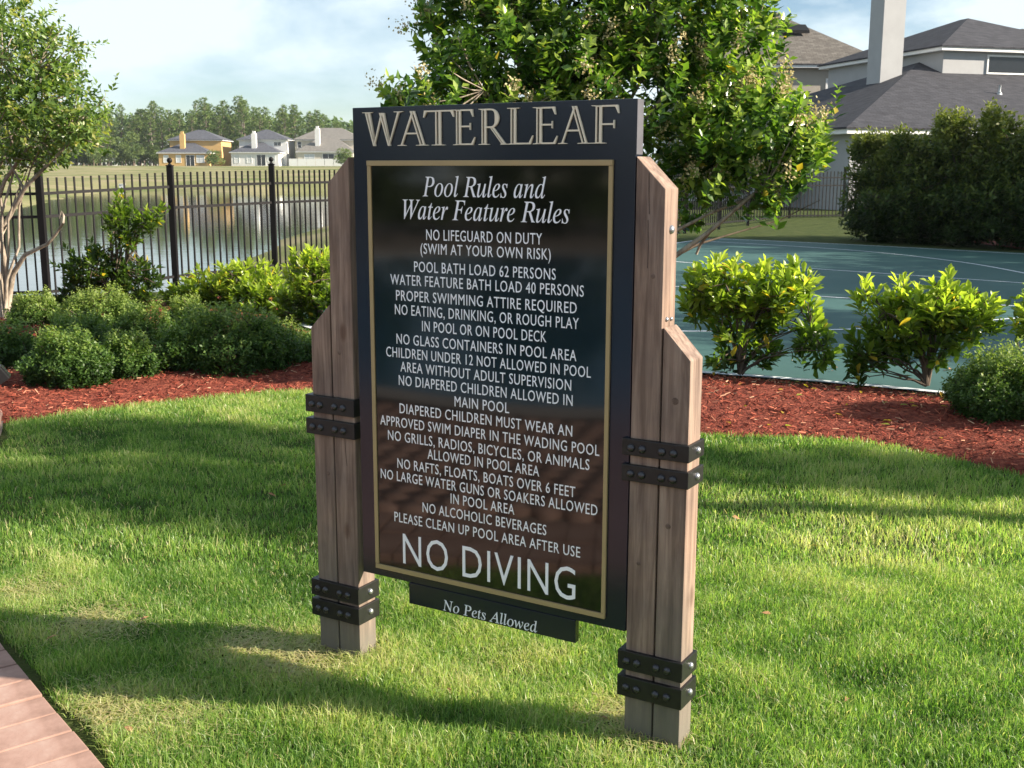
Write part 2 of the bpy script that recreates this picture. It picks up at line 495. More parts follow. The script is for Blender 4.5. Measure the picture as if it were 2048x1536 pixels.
def sheet(name, outline, z, mat, kind='structure', parent=None):
    """flat sheet of a 2-D outline, triangulated"""
    from mathutils.geometry import tessellate_polygon
    pts = [Vector((p[0], p[1], z)) for p in outline]
    tr = tessellate_polygon([pts])
    me = bpy.data.meshes.new(name); me.from_pydata(pts, [], [tuple(x) for x in tr])
    import bmesh
    bm = bmesh.new(); bm.from_mesh(me)
    for f in bm.faces:
        if f.normal.z < 0: f.normal_flip()
    bm.to_mesh(me); bm.free(); me.materials.append(mat)
    return tag(link(name, me, parent), kind=kind)


def strip_mesh(name, line, width, z, mat, parent=None, h=0.0, closed=False):
    L = np.array(line); d = np.gradient(L, axis=0); d /= NRM(d, axis=1)[:, None] + 1e-9
    nn = np.stack([-d[:, 1], d[:, 0]], 1)
    a, c = L + nn * width / 2, L - nn * width / 2
    V = np.concatenate([np.column_stack([a, np.full(len(a), z)]), np.column_stack([c, np.full(len(a), z)])])
    k = len(L); i = np.arange(k - 1)
    return link(name, fast(name, V, np.stack([i + k, i + k + 1, i + 1, i], 1), mat), parent)


# sports court
court_near = [(9.0, 4.2), (6.0, 6.1), (4.5, 7.0), (3.14, 7.9), (2.33, 8.36), (1.28, 8.84), (-.2, 9.6), (-1.6, 10.7), (-2.45, 11.9)]
court_out = chain(court_near, False, 4).tolist() + [(-2.0, 14), (0.4, 19), (3.4, 25.0), (4.95, 27.0), (10.06, 22.2), (15, 17.5), (17, 9), (13, 4)]
M['court'] = noise_mat('green_court', [(.3, (.030, .085, .080)), (.6, (.042, .106, .098)), (.75, (.052, .112, .10))], scale=.6, rrough=.8, detail=9, rough=.7, bump=.15, bscale=90, bdist=.002, spec=.3)
court = sheet('sports_court', court_out, .012, M['court'])
M['courtline'] = plain('court_line_paint', (.62, .66, .70), rough=.6, var=.08, scale=20)
def px_line(pts, n=8): return chain([G(x, y, .016)[:2] for x, y in pts], False, n)
for pts, wd in (([(1340, 488), (1390, 481), (1440, 478), (1700, 489), (2048, 508), (2200, 517)], .07),
                ([(1405, 484), (1440, 484), (1700, 500), (1900, 521), (2048, 546), (2200, 580)], .06),
                ([(1200, 505), (1350, 523), (1480, 530), (1620, 537), (2048, 566), (2300, 584)], .06),
                ([(1100, 556), (1350, 573), (1600, 590), (1800, 602), (2048, 612), (2300, 622)], .06),
                ([(1100, 655), (1350, 662), (1620, 660), (1760, 655), (2048, 635), (2300, 612)], .06)):
    strip_mesh('court_line', px_line(pts), wd, .017, M['courtline'], court)
strip_mesh('court_line', chain(court_near, False, 6) + np.array([0.0, .05]), .075, .017, M['courtline'], court)

# mulch beds
M['mulch'] = noise_mat('red_mulch', [(.3, (.065, .015, .010)), (.5, (.17, .042, .028)), (.72, (.30, .09, .055))], scale=26, detail=8, rough=.95, bump=.9, bscale=60, bdist=.02, spec=.15)
bed_front = chain([(-9, 7.9), (-5.5, 6.9), (-3.9, 6.75), (-3.22, 6.95), (-2.75, 7.34), (-2.03, 7.8), (-1.49, 8.0), (-.3, 7.7), (.6, 7.0), (1.14, 6.68), (2.02, 6.50), (2.42, 6.1), (2.71, 5.75), (3.3, 5.2), (4.5, 4.6), (6.5, 4.0)], False, 5)
bed_back = chain([(8.6, 4.1), (6.0, 5.9), (4.5, 6.85), (3.14, 7.80), (2.33, 8.26), (1.28, 8.74), (-.2, 9.5), (-1.7, 10.6), (-2.6, 12.2), (-2.9, 14.5), (-4.6, 13.4), (-5.9, 13.2), (-9, 13.6)], False, 5)
bed_out = np.concatenate([bed_front, bed_back])


def mound_z(P):
    d = dist_poly(P, bed_out)
    return .005 + .085 * np.clip(d / .7, 0, 1) ** .7


# the bed as a low mound on a grid
bx_ = np.arange(-9, 9, .14); by_ = np.arange(3.9, 14.8, .14)
BX, BY = np.meshgrid(bx_, by_)
BP = np.stack([BX.ravel(), BY.ravel()], 1)
ok = inside(BP, bed_out)
bz = np.where(ok, mound_z(BP) + rng.normal(0, .006, len(BP)), -.03)
k_ = len(bx_); ii = (np.arange(len(by_) - 1)[:, None] * k_ + np.arange(k_ - 1)[None, :]).ravel()
BF = np.stack([ii, ii + 1, ii + k_ + 1, ii + k_], 1)
BF = BF[ok[BF].sum(1) >= 1]
bed = tag(link('mulch_bed', fast('mulch_bed', np.column_stack([BP, bz]), BF, M['mulch'], True)), kind='structure')
back_bed = sheet('hedge_mulch', [G(1600, 446)[:2], G(1680, 450)[:2], G(1800, 466)[:2], G(1950, 487)[:2], G(2100, 508)[:2], G(2500, 556)[:2], (30, 24), (20, 28), (13, 31), (10.5, 34)], .012, M['mulch'])

# wood chips scattered over the bed
M['chip'] = leaf_mat('red_wood_chip', [(0, (.065, .013, .010)), (.5, (.23, .050, .032)), (.86, (.44, .14, .085)), (1, (.52, .33, .21))], rough=.9, trans=.0, spec=.1)
N = 60000
cp = np.stack([rng.uniform(-6, 6.5, N), rng.uniform(4.2, 11.5, N)], 1)
fov = np.abs(cp[:, 0]) < .49 * cp[:, 1] + .7
cp = cp[inside(cp, bed_out) & fov]
N = len(cp)
cz = mound_z(cp) + rng.uniform(.0, .016, N)
a = rng.uniform(0, 2 * np.pi, N); ln = rng.uniform(.015, .055, N); wd = rng.uniform(.003, .009, N)
pit = rng.normal(0, .3, N)
ax = np.stack([np.cos(a) * np.cos(pit), np.sin(a) * np.cos(pit), np.sin(pit)], 1); sd = np.stack([-np.sin(a), np.cos(a), rng.normal(0, .25, N)], 1)
C = np.column_stack([cp, cz])
up = np.array([0, 0, 1])
V = np.stack([C - ax * ln[:, None] / 2 - sd * wd[:, None] / 2, C + ax * ln[:, None] / 2 - sd * wd[:, None] / 2, C + ax * ln[:, None] / 2 + up * wd[:, None] * .6, C - ax * ln[:, None] / 2 + up * wd[:, None] * .6,
              C + ax * ln[:, None] / 2 + sd * wd[:, None] / 2, C - ax * ln[:, None] / 2 + sd * wd[:, None] / 2], 1)
i6 = np.arange(N)[:, None] * 6
F = np.concatenate([i6 + [0, 1, 2, 3], i6 + [3, 2, 4, 5]])
tag(link('wood_chips', fast('wood_chips', V.reshape(-1, 3), F, M['chip'], tint=np.repeat(np.clip(rng.normal(.48, .27, N), 0, 1), 6))), 'shredded red wood mulch covering the planting beds', 'mulch', kind='stuff')

# brick path and pool deck
edge = chain([(-.15, .9), (-.45, 1.75), (-.78, 2.34), (-1.11, 2.78), (-1.28, 2.99), (-1.5, 3.27), (-1.73, 3.57), (-2.08, 4.1), (-2.5, 4.9), (-2.78, 5.6), (-2.98, 6.3), (-3.18, 6.85), (-3.45, 7.3), (-4.3, 7.55), (-6, 7.6), (-9, 7.9)], False, 10)
M['brick'] = noise_mat('pink_brick', [(.22, (.20, .13, .11)), (.42, (.29, .18, .145)), (.58, (.36, .23, .19)), (.78, (.42, .30, .255))], scale=9, rough=.85, bump=.25, bscale=70, bdist=.002, spec=.25)
M['joint'] = plain('paver_joint_sand', (.20, .165, .14), rough=1, var=.3, scale=40)
M['grout'] = plain('path_edge_concrete', (.30, .27, .25), rough=.95, var=.25, scale=25, bump=.4, bscale=60)
path_out = edge.tolist() + [(-30, 8.5), (-30, -30), (6, -30), (3.2, .2)]
path = sheet('brick_path', path_out, .012, M['joint'])
# resample edge by arc length
seg = NRM(np.diff(edge, axis=0), axis=1); cum = np.concatenate([[0], np.cumsum(seg)])
PW, PL = .137, .275


def along(s):
    x = np.interp(s, cum, edge[:, 0]); y = np.interp(s, cum, edge[:, 1])
    x2 = np.interp(s + .15, cum, edge[:, 0]); y2 = np.interp(s + .15, cum, edge[:, 1])
    x0 = np.interp(max(s - .15, 0), cum, edge[:, 0]); y0 = np.interp(max(s - .15, 0), cum, edge[:, 1])
    d = np.array([x2 - x0, y2 - y0]); d /= NRM(d)
    return np.array([x, y]), d
brick_me = []
for q in range(4):
    m_ = MB(); m_.box((-PW / 2 + .004, .0, -.03), (PW / 2 - .004, PL - .006, .045 + .001 * q))
    brick_me.append(m_.mesh('brick', M['brick'], .004))
nb = int((cum[-1] - .2) / PW)
for rowi in range(2):
    for i in range(min(nb, 62 if rowi == 0 else 50)):
        p, d = along(.1 + (i + .5) * PW)
        nn = np.array([-d[1], d[0]])          # to the left of travel: away from the lawn
        ob = link('brick', brick_me[random.randrange(4)], path)
        pp = p + nn * (.012 + rowi * PL)
        ob.location = (pp[0], pp[1], random.uniform(-.0015, .0015))
        ob.rotation_euler = (random.uniform(-.006, .006), random.uniform(-.006, .006), math.atan2(d[1], d[0]))
        if rowi: ob.scale.x = .93
# field pavers beyond the two border courses: too many to tell apart
V, F = [], []
field = []
for ix in range(-70, 30):
    for iy in range(-70, 42):
        x = ix * .21 + (.105 if iy % 2 else 0); y = iy * .106 - .5
        field.append((x, y))
fp = np.array(field)
inn = inside(fp, path_out) & (dist_poly(fp, edge, False) > PL * 2 + .10)
pool_c = np.array([[-4.6, -3.9], [-3.2, .3], [-5.0, 1.9], [-8.5, 3.2], [-12.5, 3.3], [-16.5, 1.0], [-16.5, -5.5], [-11, -8], [-6.5, -7]])
pool = chain(pool_c, True, 6)
inn &= ~(inside(fp, pool) | (dist_poly(fp, pool) < .35))
fp = fp[inn]; N = len(fp)
zz = .05 + rng.uniform(-.002, .002, N)
hx, hy = .101, .049
cs = np.array([[-hx, -hy], [hx, -hy], [hx, hy], [-hx, hy]])
top = (fp[:, None, :] + cs[None]); bot = top
V = np.concatenate([np.dstack([top, np.repeat(zz[:, None, None], 4, 1)]), np.dstack([bot, np.full((N, 4, 1), .013)])], 1).reshape(-1, 3)
i8 = np.arange(N)[:, None] * 8
F = np.concatenate([i8 + [0, 1, 2, 3]] + [i8 + [j, j + 4, (j + 1) % 4 + 4, (j + 1) % 4] for j in range(4)])
tag(link('field_pavers', fast('field_pavers', V, F, M['brick']), path), kind='stuff')
M['pool'] = plain('pool_water', (.03, .12, .20), rough=.04, spec=.6, var=.12, scale=.6)
sheet('pool_water', pool, .016, M['pool'])
co = MB()
K = len(pool)
cen = pool.mean(0)
for i in range(K):
    p, q = pool[i], pool[(i + 1) % K]
    po, qo = p + (p - cen) / NRM(p - cen) * .33, q + (q - cen) / NRM(q - cen) * .33
    co.raw([(*p, .055), (*q, .055), (*qo, .055), (*po, .055), (*p, .0), (*q, .0)], [(0, 1, 2, 3), (0, 4, 5, 1)])
tag(co.build('pool_coping', M['grout']), kind='structure')

# ------------------------------------------------------------------ lawn blades
def lawn_points(n, lo, hi):
    y = np.sqrt(rng.uniform(lo * lo, hi * hi, n)); x = rng.uniform(-1, 1, n) * (.47 * y + .35)
    return np.stack([x, y], 1)
lawn_poly_excl = path_out
pts = np.concatenate([lawn_points(300000, 2.1, 4.3), lawn_points(250000, 4.3, 8.2),
                      np.stack([rng.uniform(-4, 4, 9000), rng.uniform(.6, 8, 9000)], 1)])
N = len(pts)
wob = .05 * np.sin(pts[:, 0] * 9) * np.sin(pts[:, 1] * 7)
keep = ~inside(pts, np.array(path_out)) & ~inside(pts, bed_out) & (dist_poly(pts, edge, False) > .012 + np.abs(wob) * .5 + rng.uniform(0, .03, N))
keep &= (dist_poly(pts, np.array(court_near), False) > .4) & ~inside(pts, court_out)
# keep the post feet clear
SYAW = .5402; ST = np.array([math.cos(SYAW), -math.sin(SYAW)]); SN = np.array([-math.sin(SYAW), -math.cos(SYAW)]); S0 = np.array([-.4764, 3.4413])
loc_s = (pts - S0) @ ST; loc_n = (pts - S0) @ SN
for a0, a1 in ((-.19, -.02), (.93, 1.095)):
    keep &= ~((loc_s > a0) & (loc_s < a1) & (loc_n > -.088) & (loc_n < .006))


def blob_noise(P, seed, sc):
    r = np.random.default_rng(seed)
    v = np.zeros(len(P))
    for k in range(9):
        th = r.uniform(0, 2 * np.pi); f = sc * r.uniform(.5, 2.2)
        v += np.sin((P[:, 0] * np.cos(th) + P[:, 1] * np.sin(th)) * f + r.uniform(0, 6.28)) / 9 ** .5
    return v
bare = np.zeros(N)
for (px, py, rr, w_) in ((610, 1320, .17, .9), (500, 1300, .12, .75), (700, 1300, .13, .6), (190, 1255, .16, .55), (60, 1190, .14, .5), (200, 1430, .13, .75), (330, 1440, .14, .35), (1255, 1440, .12, .6), (1310, 1500, .14, .4), (1000, 1330, .2, .3), (520, 890, .3, .25), (110, 890, .25, .35), (1700, 1080, .3, .3), (1500, 1010, .3, .35)):
    c = G(px, py)[:2]
    bare = np.maximum(bare, w_ * np.exp(-((pts - c) ** 2).sum(1) / (rr * rr)))
bn = blob_noise(pts, 3, 6)
keep &= rng.uniform(0, 1, N) > np.clip(bare * .9 + np.clip(bn - .75, 0, 1) * .35, 0, .9)
pts, bare, bn = pts[keep], bare[keep], bn[keep]
N = len(pts)
small = blob_noise(pts, 11, 14); big = blob_noise(pts, 5, 2.2)
hgt = np.clip(rng.normal(.034, .010, N) * (1 + .18 * small + .12 * big) * (1 - .45 * bare), .015, .10)
tall = rng.uniform(0, 1, N) > .994
hgt[tall] *= 1.7
dirn = rng.uniform(0, 2 * np.pi, N)
lean = np.clip(rng.normal(.55, .3, N) + bare * .5, .05, 1.5)
wdt = rng.uniform(.0018, .0034, N) * np.where(pts[:, 1] > 4.3, 1.5, 1.0)
dx = np.stack([np.cos(dirn), np.sin(dirn)], 1)
fa = rng.uniform(0, np.pi, N); sx_ = np.stack([np.cos(fa), np.sin(fa)], 1)
P0 = np.column_stack([pts, np.full(N, .0)])
z = np.zeros(N)
mid = P0 + np.column_stack([dx * (hgt * lean * .35)[:, None], hgt * .62])
tip = P0 + np.column_stack([dx * (hgt * lean)[:, None], hgt * (1 - .22 * lean)])
s3 = np.column_stack([sx_ * wdt[:, None] / 2, z])
V = np.stack([P0 - s3, P0 + s3, mid + s3 * .8, mid - s3 * .8, tip], 1).reshape(-1, 3)
i5 = np.arange(N)[:, None] * 5
Fq = np.concatenate([i5 + [0, 1, 2], i5 + [0, 2, 3], i5 + [3, 2, 4]])
tint = np.clip(.50 + .14 * big + .12 * small + rng.normal(0, .17, N) + bare * .38, 0, .93)
tint = np.where(rng.uniform(0, 1, N) < .07 + bare * .35, rng.uniform(.85, 1, N), tint)
tag(link('lawn_grass', fast('lawn_grass', V, Fq, M['grass'], tint=np.repeat(tint, 5))), 'long soft lawn grass around the sign posts', 'grass', kind='stuff')

# dead thatch and fallen bits on bare patches: flat straw
N = 9000
q = []
for (px, py, rr) in ((610, 1320, .2), (500, 1300, .16), (190, 1255, .2), (200, 1430, .2), (60, 1190, .2), (1255, 1440, .16), (330, 1440, .2)):
    c = G(px, py)[:2]; q.append(c + rng.normal(0, rr * .6, (N // 7, 2)))
q = np.concatenate(q); q = q[~inside(q, np.array(path_out)) & (dist_poly(q, edge, False) > .05)]; N = len(q)
a = rng.uniform(0, 2 * np.pi, N); ln = rng.uniform(.02, .06, N)
ax = np.stack([np.cos(a), np.sin(a), rng.normal(0, .2, N)], 1); sd = np.stack([-np.sin(a), np.cos(a), np.zeros(N)], 1) * .0014
C = np.column_stack([q, rng.uniform(.006, .024, N)])
V = np.stack([C - ax * ln[:, None] / 2 - sd, C + ax * ln[:, None] / 2 - sd, C + ax * ln[:, None] / 2 + sd, C - ax * ln[:, None] / 2 + sd], 1).reshape(-1, 3)
i4 = np.arange(N)[:, None] * 4
tag(link('dry_grass_thatch', fast('dry_grass_thatch', V, i4 + [0, 1, 2, 3], M['grass'], tint=np.repeat(rng.uniform(.86, 1, N), 4))), 'dry straw coloured thatch on thin patches of the lawn', 'grass', kind='stuff')

# ------------------------------------------------------------------ the sign
sign = thing('pool_rules_sign', 'large black pool rules sign on paired timber posts standing in the lawn', 'sign', (S0[0], S0[1], 0), -SYAW)
# local axes: x along the face, -y towards the reader, z up
PWID = .927
m_ = MB(); m_.box((0, 0, .313), (PWID, .040, 1.7625)); m_.build('backing_board', M['navy'], sign, .0015)
m_ = MB(); m_.box((.069, -.004, .350), (.854, -.0005, 1.593)); m_.build('rules_panel', M['gloss'], sign)
M['edge'] = plain('grey_board_edge', (.085, .085, .10), rough=.45, var=.12, scale=20)
m_ = MB(); m_.box((.9273, .001, 1.622), (.9288, .0385, 1.7615)); m_.build('edge_strip', M['edge'], sign)
for lo, hi in (((.0555, -.010, 1.5935), (.8655, -.0005, 1.6085)), ((.0575, -.010, .340), (.8655, -.0005, .3545))):
    m_ = MB(); m_.box(lo, hi); m_.build('trim_strip', M['gold'], sign, .001)
for lo, hi in (((.0555, -.008, .355), (.0690, -.0005, 1.593)), ((.8535, -.008, .355), (.8655, -.0005, 1.593))):
    m_ = MB(); m_.box(lo, hi); m_.build('trim_strip', M['gold'], sign, .001)

M['wood1'] = wood_mat('post_timber', 1.3); M['wood2'] = wood_mat('post_timber_grey', 5.1, True); M['wood3'] = wood_mat('post_timber_brown', 9.4); M['wood4'] = wood_mat('post_timber_weathered', 3.7, True)
def post(x0, x1, peak, side, mat, ch):
    """timber whose top slopes down to the outer side (+1 right, -1 left)"""
    if side > 0: o = [(x0, -.15), (x1, -.15), (x1, peak - ch), (x0, peak)]
    else: o = [(x0, -.15), (x1, -.15), (x1, peak), (x0, peak - ch)]
    m = MB(); m.prism(o, 'y', 0, .086)
    ob = m.build('post', mat, sign, .0035)
    return ob
post(.9295, 1.0125, 1.6175, 1, M['wood1'], .083)
post(1.0175, 1.0960, 1.178, 1, M['wood4'], .083)
post(-.1055, -.0215, 1.6195, -1, M['wood3'], .080)
post(-.1895, -.1110, 1.168, -1, M['wood2'], .078)
# drying cracks (shallow dark splits) in two posts
M['crack'] = plain('wood_split', (.035, .024, .02), rough=1)
for pts_ in ([(.966, 1.575), (.967, 1.52), (.969, 1.47)], [(.966, 1.455), (.9685, 1.38), (.968, 1.33)], [(-.062, .745), (-.060, .70), (-.056, .655)]):
    m_ = MB()
    for (x0, z0), (x1, z1) in zip(pts_, pts_[1:]):
        m_.raw([(x0 - .0009, -.0006, z0), (x0 + .0009, -.0006, z0), (x1 + .0009, -.0006, z1), (x1 - .0009, -.0006, z1)], [(0, 3, 2, 1)])
    m_.build('split', M['crack'], sign)

M['knot'] = noise_mat('timber_knot', [(.3, (.07, .045, .035)), (.7, (.20, .14, .11))], scale=60, rough=.8)
for kx, kz, kr in ((1.056, .985, .010), (1.046, .640, .008), (.984, 1.31, .006), (-.135, .62, .007), (-.075, 1.02, .008), (.962, .52, .006)):
    d = MB(); d.dome((kx, -.0002, kz), kr, .0010, (0, -1, 0)); d.build('knot', M['knot'], sign)
strap_lo_hi = [(-.214, -.0095), (.906, 1.108)]
def strap(xa, xb, z0, z1):
    m = MB()
    m.box((xa + .004, -.012, z0), (xb - .004, .0975, z1))
    st = m.build('strap', M['iron'], sign, .002)
    w_ = xb - xa; zc = (z0 + z1) / 2
    for fx_ in (.155, .315, .60, .765):
        d = MB(); d.dome((xa + w_ * fx_, -.012, zc - .002), .0115, .0085, (0, -1, 0)); d.build('bolt', M['bolt'], st)
    d = MB(); d.dome((xb - .004, .050, zc), .0105, .008, (1, 0, 0)); d.build('bolt', M['zinc'], st)
    d = MB(); d.dome((xa + .004, .050, zc), .0105, .008, (-1, 0, 0)); d.build('bolt', M['bolt'], st)
for xa, xb, zs in ((-.2155, -.0095, ((.819, .875), (.747, .799), (.198, .254), (.128, .186))), (.9060, 1.1080, ((.825, .871), (.753, .799), (.206, .262), (.126, .186)))):
    for z0, z1 in zs: strap(xa, xb, z0, z1)
d = MB(); d.dome((1.0125, .043, 1.43), .012, .009, (1, 0, 0)); d.build('bolt', M['zinc'], sign)
d = MB(); d.dome((1.0125, .028, 1.196), .007, .006, (1, 0, .3)); d.dome((1.0125, .058, 1.194), .006, .006, (1, 0, .3)); d.build('hook', M['zinc'], sign)

# lower plate
m_ = MB(); m_.box((.182, -.0025, .244), (.771, .0195, .3125))
rider = m_.build('lower_plate', M['navy'], sign, .001)


def smap(text, up, lo):
    r = ''
    for c in text:
        if c.isupper(): r += chr(up + ord(c) - 65)
        elif c.islower():
            v = lo + ord(c) - 97
            r += chr(0x210E if v == 0x1D455 else v)
        else: r += c
    return r


_caps = {}
def cap_height(ch_):
    if ch_ not in _caps:
        cu = bpy.data.curves.new('cap', 'FONT'); cu.body = ch_; cu.size = 1
        tmp = bpy.data.objects.new('cap', cu); COL.objects.link(tmp)
        me = bpy.data.meshes.new_from_object(tmp.evaluated_get(bpy.context.evaluated_depsgraph_get()))
        bpy.data.objects.remove(tmp)
        _caps[ch_] = max(v.co.y for v in me.vertices); bpy.data.meshes.remove(me)
    return _caps[ch_]


def text_line(name, text, x0, x1, zc, h, y, parent, offset=0.0, mat=None, shear=0, fith=True, extr=.0006, basez=None):
    cu = bpy.data.curves.new(name, 'FONT'); cu.body = text; cu.size = 1; cu.offset = offset; cu.shear = shear
    cu.resolution_u = 3; cu.extrude = .001; cu.space_character = 1.0 if ord(text[0]) > 0x1D400 else 1.10; cu.space_word = 1.0 if ord(text[0]) > 0x1D400 else .9
    tmp = bpy.data.objects.new(name, cu); COL.objects.link(tmp)
    dg = bpy.context.evaluated_depsgraph_get()
    me = bpy.data.meshes.new_from_object(tmp.evaluated_get(dg))
    bpy.data.objects.remove(tmp)
    n_ = len(me.vertices); co_ = np.empty(n_ * 3, np.float32); me.vertices.foreach_get('co', co_); co_ = co_.reshape(-1, 3)
    mn, mxx = co_[:, 0].min(), co_[:, 0].max()
    up_ = [c for c in text if c.isupper() or ord(c) > 0x1D400]
    CAP = cap_height(up_[0])
    X = x0 + (co_[:, 0] - mn) / (mxx - mn) * (x1 - x0)
    if basez is None: basez = zc - h / 2
    Z = basez + co_[:, 1] / CAP * h
    Y = y - (co_[:, 2] / .001) * extr
    me.vertices.foreach_set('co', np.column_stack([X, Y, Z]).astype(np.float32).ravel())
    me.materials.clear(); me.materials.append(mat or M['vinyl']); me.update()
    me.name = name
    return link(name, me, parent)


CAPH = .0306
lines = [('NO LIFEGUARD ON DUTY', .266, .653, 1.3815), ('(SWIM AT YOUR OWN RISK)', .245, .681, 1.341), ('POOL BATH LOAD 62 PERSONS', .221, .697, 1.287),
         ('WATER FEATURE BATH LOAD 40 PERSONS', .133, .784, 1.2455), ('PROPER SWIMMING ATTIRE REQUIRED', .153, .763, 1.1985), ('NO EATING, DRINKING, OR ROUGH PLAY', .148, .770, 1.156),
         ('IN POOL OR ON POOL DECK', .247, .669, 1.112), ('NO GLASS CONTAINERS IN POOL AREA', .152, .764, 1.067), ('CHILDREN UNDER 12 NOT ALLOWED IN POOL', .112, .809, 1.025),
         ('AREA WITHOUT ADULT SUPERVISION', .165, .749, .983), ('NO DIAPERED CHILDREN ALLOWED IN', .158, .754, .9405), ('MAIN POOL', .361, .549, .8965),
         ('DIAPERED CHILDREN MUST WEAR AN', .159, .754, .8535), ('APPROVED SWIM DIAPER IN THE WADING POOL', .084, .839, .809), ('NO GRILLS, RADIOS, BICYCLES, OR ANIMALS', .113, .809, .7645),
         ('ALLOWED IN POOL AREA', .261, .649, .7235), ('NO RAFTS, FLOATS, BOATS OVER 6 FEET', .147, .766, .6795), ('NO LARGE WATER GUNS OR SOAKERS ALLOWED', .082, .836, .6375),
         ('IN POOL AREA', .344, .567, .5965), ('NO ALCOHOLIC BEVERAGES', .240, .674, .5525), ('PLEASE CLEAN UP POOL AREA AFTER USE', .132, .784, .5055)]
for tx, x0, x1, zc in lines:
    text_line('text_line', tx, x0, x1, 0, CAPH, -.0046, sign, offset=-.001, basez=zc - .0005)
text_line('text_line', 'NO DIVING', .163, .770, .4215, .0975, -.0046, sign, offset=-.004)
text_line('text_line', smap('Pool Rules and', 0x1D434, 0x1D44E), .255, .664, 0, .056, -.0046, sign, basez=1.5065, offset=-.001)
text_line('text_line', smap('Water Feature Rules', 0x1D434, 0x1D44E), .183, .738, 0, .056, -.0046, sign, basez=1.4405, offset=-.001)
text_line('text_line', smap('No Pets Allowed', 0x1D434, 0x1D44E), .311, .645, 0, .034, -.0032, rider, basez=.2485, shear=-.12)


# raised inline serif capitals, each drawn in a unit-high box
def stem(x0, x1, x2, x3, z0, z1, gap=.062, thin=.036):
    """a thick stem with an inline groove near its left edge; bottom x0..x1, top x2..x3"""
    return [[(x0, z0), (x0 + thin, z0), (x2 + thin, z1), (x2, z1)], [(x0 + thin + gap, z0), (x1, z0), (x3, z1), (x2 + thin + gap, z1)]]


def serif(x0, x1, z, up, t=.035):
    s = 1 if up else -1
    return [[(x0, z), (x1, z), ((x0 + x1) / 2 + .1 * (x1 - x0), z + s * t), ((x0 + x1) / 2 - .1 * (x1 - x0), z + s * t)], [(x0, z), (x1, z), (x1 - .02, z + s * .02), (x0 + .02, z + s * .02)]]


def bowl(cx, cz, rx, rz, wthick, a0, a1, n=12, thin=.045):
    out = []; inn_ = []
    for i in range(n + 1):
        a_ = a0 + (a1 - a0) * i / n
        k = abs(math.cos(a_)) ** 1.3
        th = thin + (wthick - thin) * k
        out.append((cx + rx * math.cos(a_), cz + rz * math.sin(a_)))
        inn_.append((cx + (rx - th) * math.cos(a_), cz + (rz - thin) * math.sin(a_)))
    return [[out[i], out[i + 1], inn_[i + 1], inn_[i]] for i in range(n)]


def glyph(c):
    TH = .155
    if c == 'A':
        return (stem(.76, .76 + TH, .43, .43 + TH, .03, 1.0) + [[(.12, .03), (.165, .03), (.535, .93), (.50, 1.0)], [(.27, .33), (.70, .33), (.68, .375), (.285, .375)]]
                + serif(.0, .30, 0, True) + serif(.62, 1.05, 0, True)), 1.05
    if c == 'W':
        return (stem(.36, .42, .10, .27, .0, .97, .04, .045) + [[(.37, .0), (.42, .06), (.70, .97), (.64, .97)]]
                + stem(.86, .92, .58, .75, .0, .97, .04, .045) + [[(.87, .0), (.92, .06), (1.25, .97), (1.19, .97)]]
                + serif(.0, .36, 1, False) + serif(1.06, 1.38, 1, False)), 1.38
    if c == 'T':
        return (stem(.34, .51, .34, .51, .02, .97) + [[(.02, .955), (.86, .955), (.88, 1.0), (.0, 1.0)], [(.0, 1.0), (-.03, .80), (.0, .80), (.07, .955)], [(.88, 1.0), (.91, .80), (.88, .80), (.80, .955)]]
                + serif(.22, .64, 0, True)), .89
    if c == 'L':
        return (stem(.12, .29, .12, .29, .02, .98) + [[(.12, .0), (.76, .0), (.77, .045), (.29, .045)], [(.76, .0), (.84, .24), (.815, .24), (.70, .045)]] + serif(.0, .41, 1, False) + serif(.0, .30, 0, True)), .84
    if c == 'E':
        return (stem(.12, .29, .12, .29, .02, .98) + [[(.12, .0), (.72, .0), (.72, .045), (.29, .045)], [(.72, .0), (.79, .22), (.765, .22), (.66, .045)],
                [(.12, .955), (.70, .955), (.70, 1.0), (.12, 1.0)], [(.70, 1.0), (.73, .79), (.705, .79), (.62, .955)], [(.29, .50), (.60, .50), (.60, .545), (.29, .545)], [(.60, .61), (.63, .62), (.63, .42), (.60, .43)]]
                + serif(.0, .30, 0, True) + serif(.0, .30, 1, False)), .79
    if c == 'F':
        return (stem(.12, .29, .12, .29, .02, .98) + [[(.12, .955), (.72, .955), (.72, 1.0), (.12, 1.0)], [(.72, 1.0), (.75, .78), (.725, .78), (.64, .955)], [(.29, .48), (.60, .48), (.60, .525), (.29, .525)], [(.60, .60), (.63, .61), (.63, .39), (.60, .40)]]
                + serif(.0, .42, 0, True) + serif(.0, .30, 1, False)), .75
    if c == 'R':
        return (stem(.12, .29, .12, .29, .02, .98) + [[(.12, .955), (.45, .955), (.45, 1.0), (.12, 1.0)], [(.29, .465), (.45, .465), (.45, .51), (.29, .51)]]
                + bowl(.45, .7325, .30, .2675, .15, -math.pi / 2, math.pi / 2) + stem(.84, .99, .42, .56, .02, .48, .035, .04) + [[(.80, 0), (1.06, 0), (1.06, .02), (.84, .045)]]
                + serif(.0, .41, 0, True) + serif(.0, .25, 1, False)), 1.06


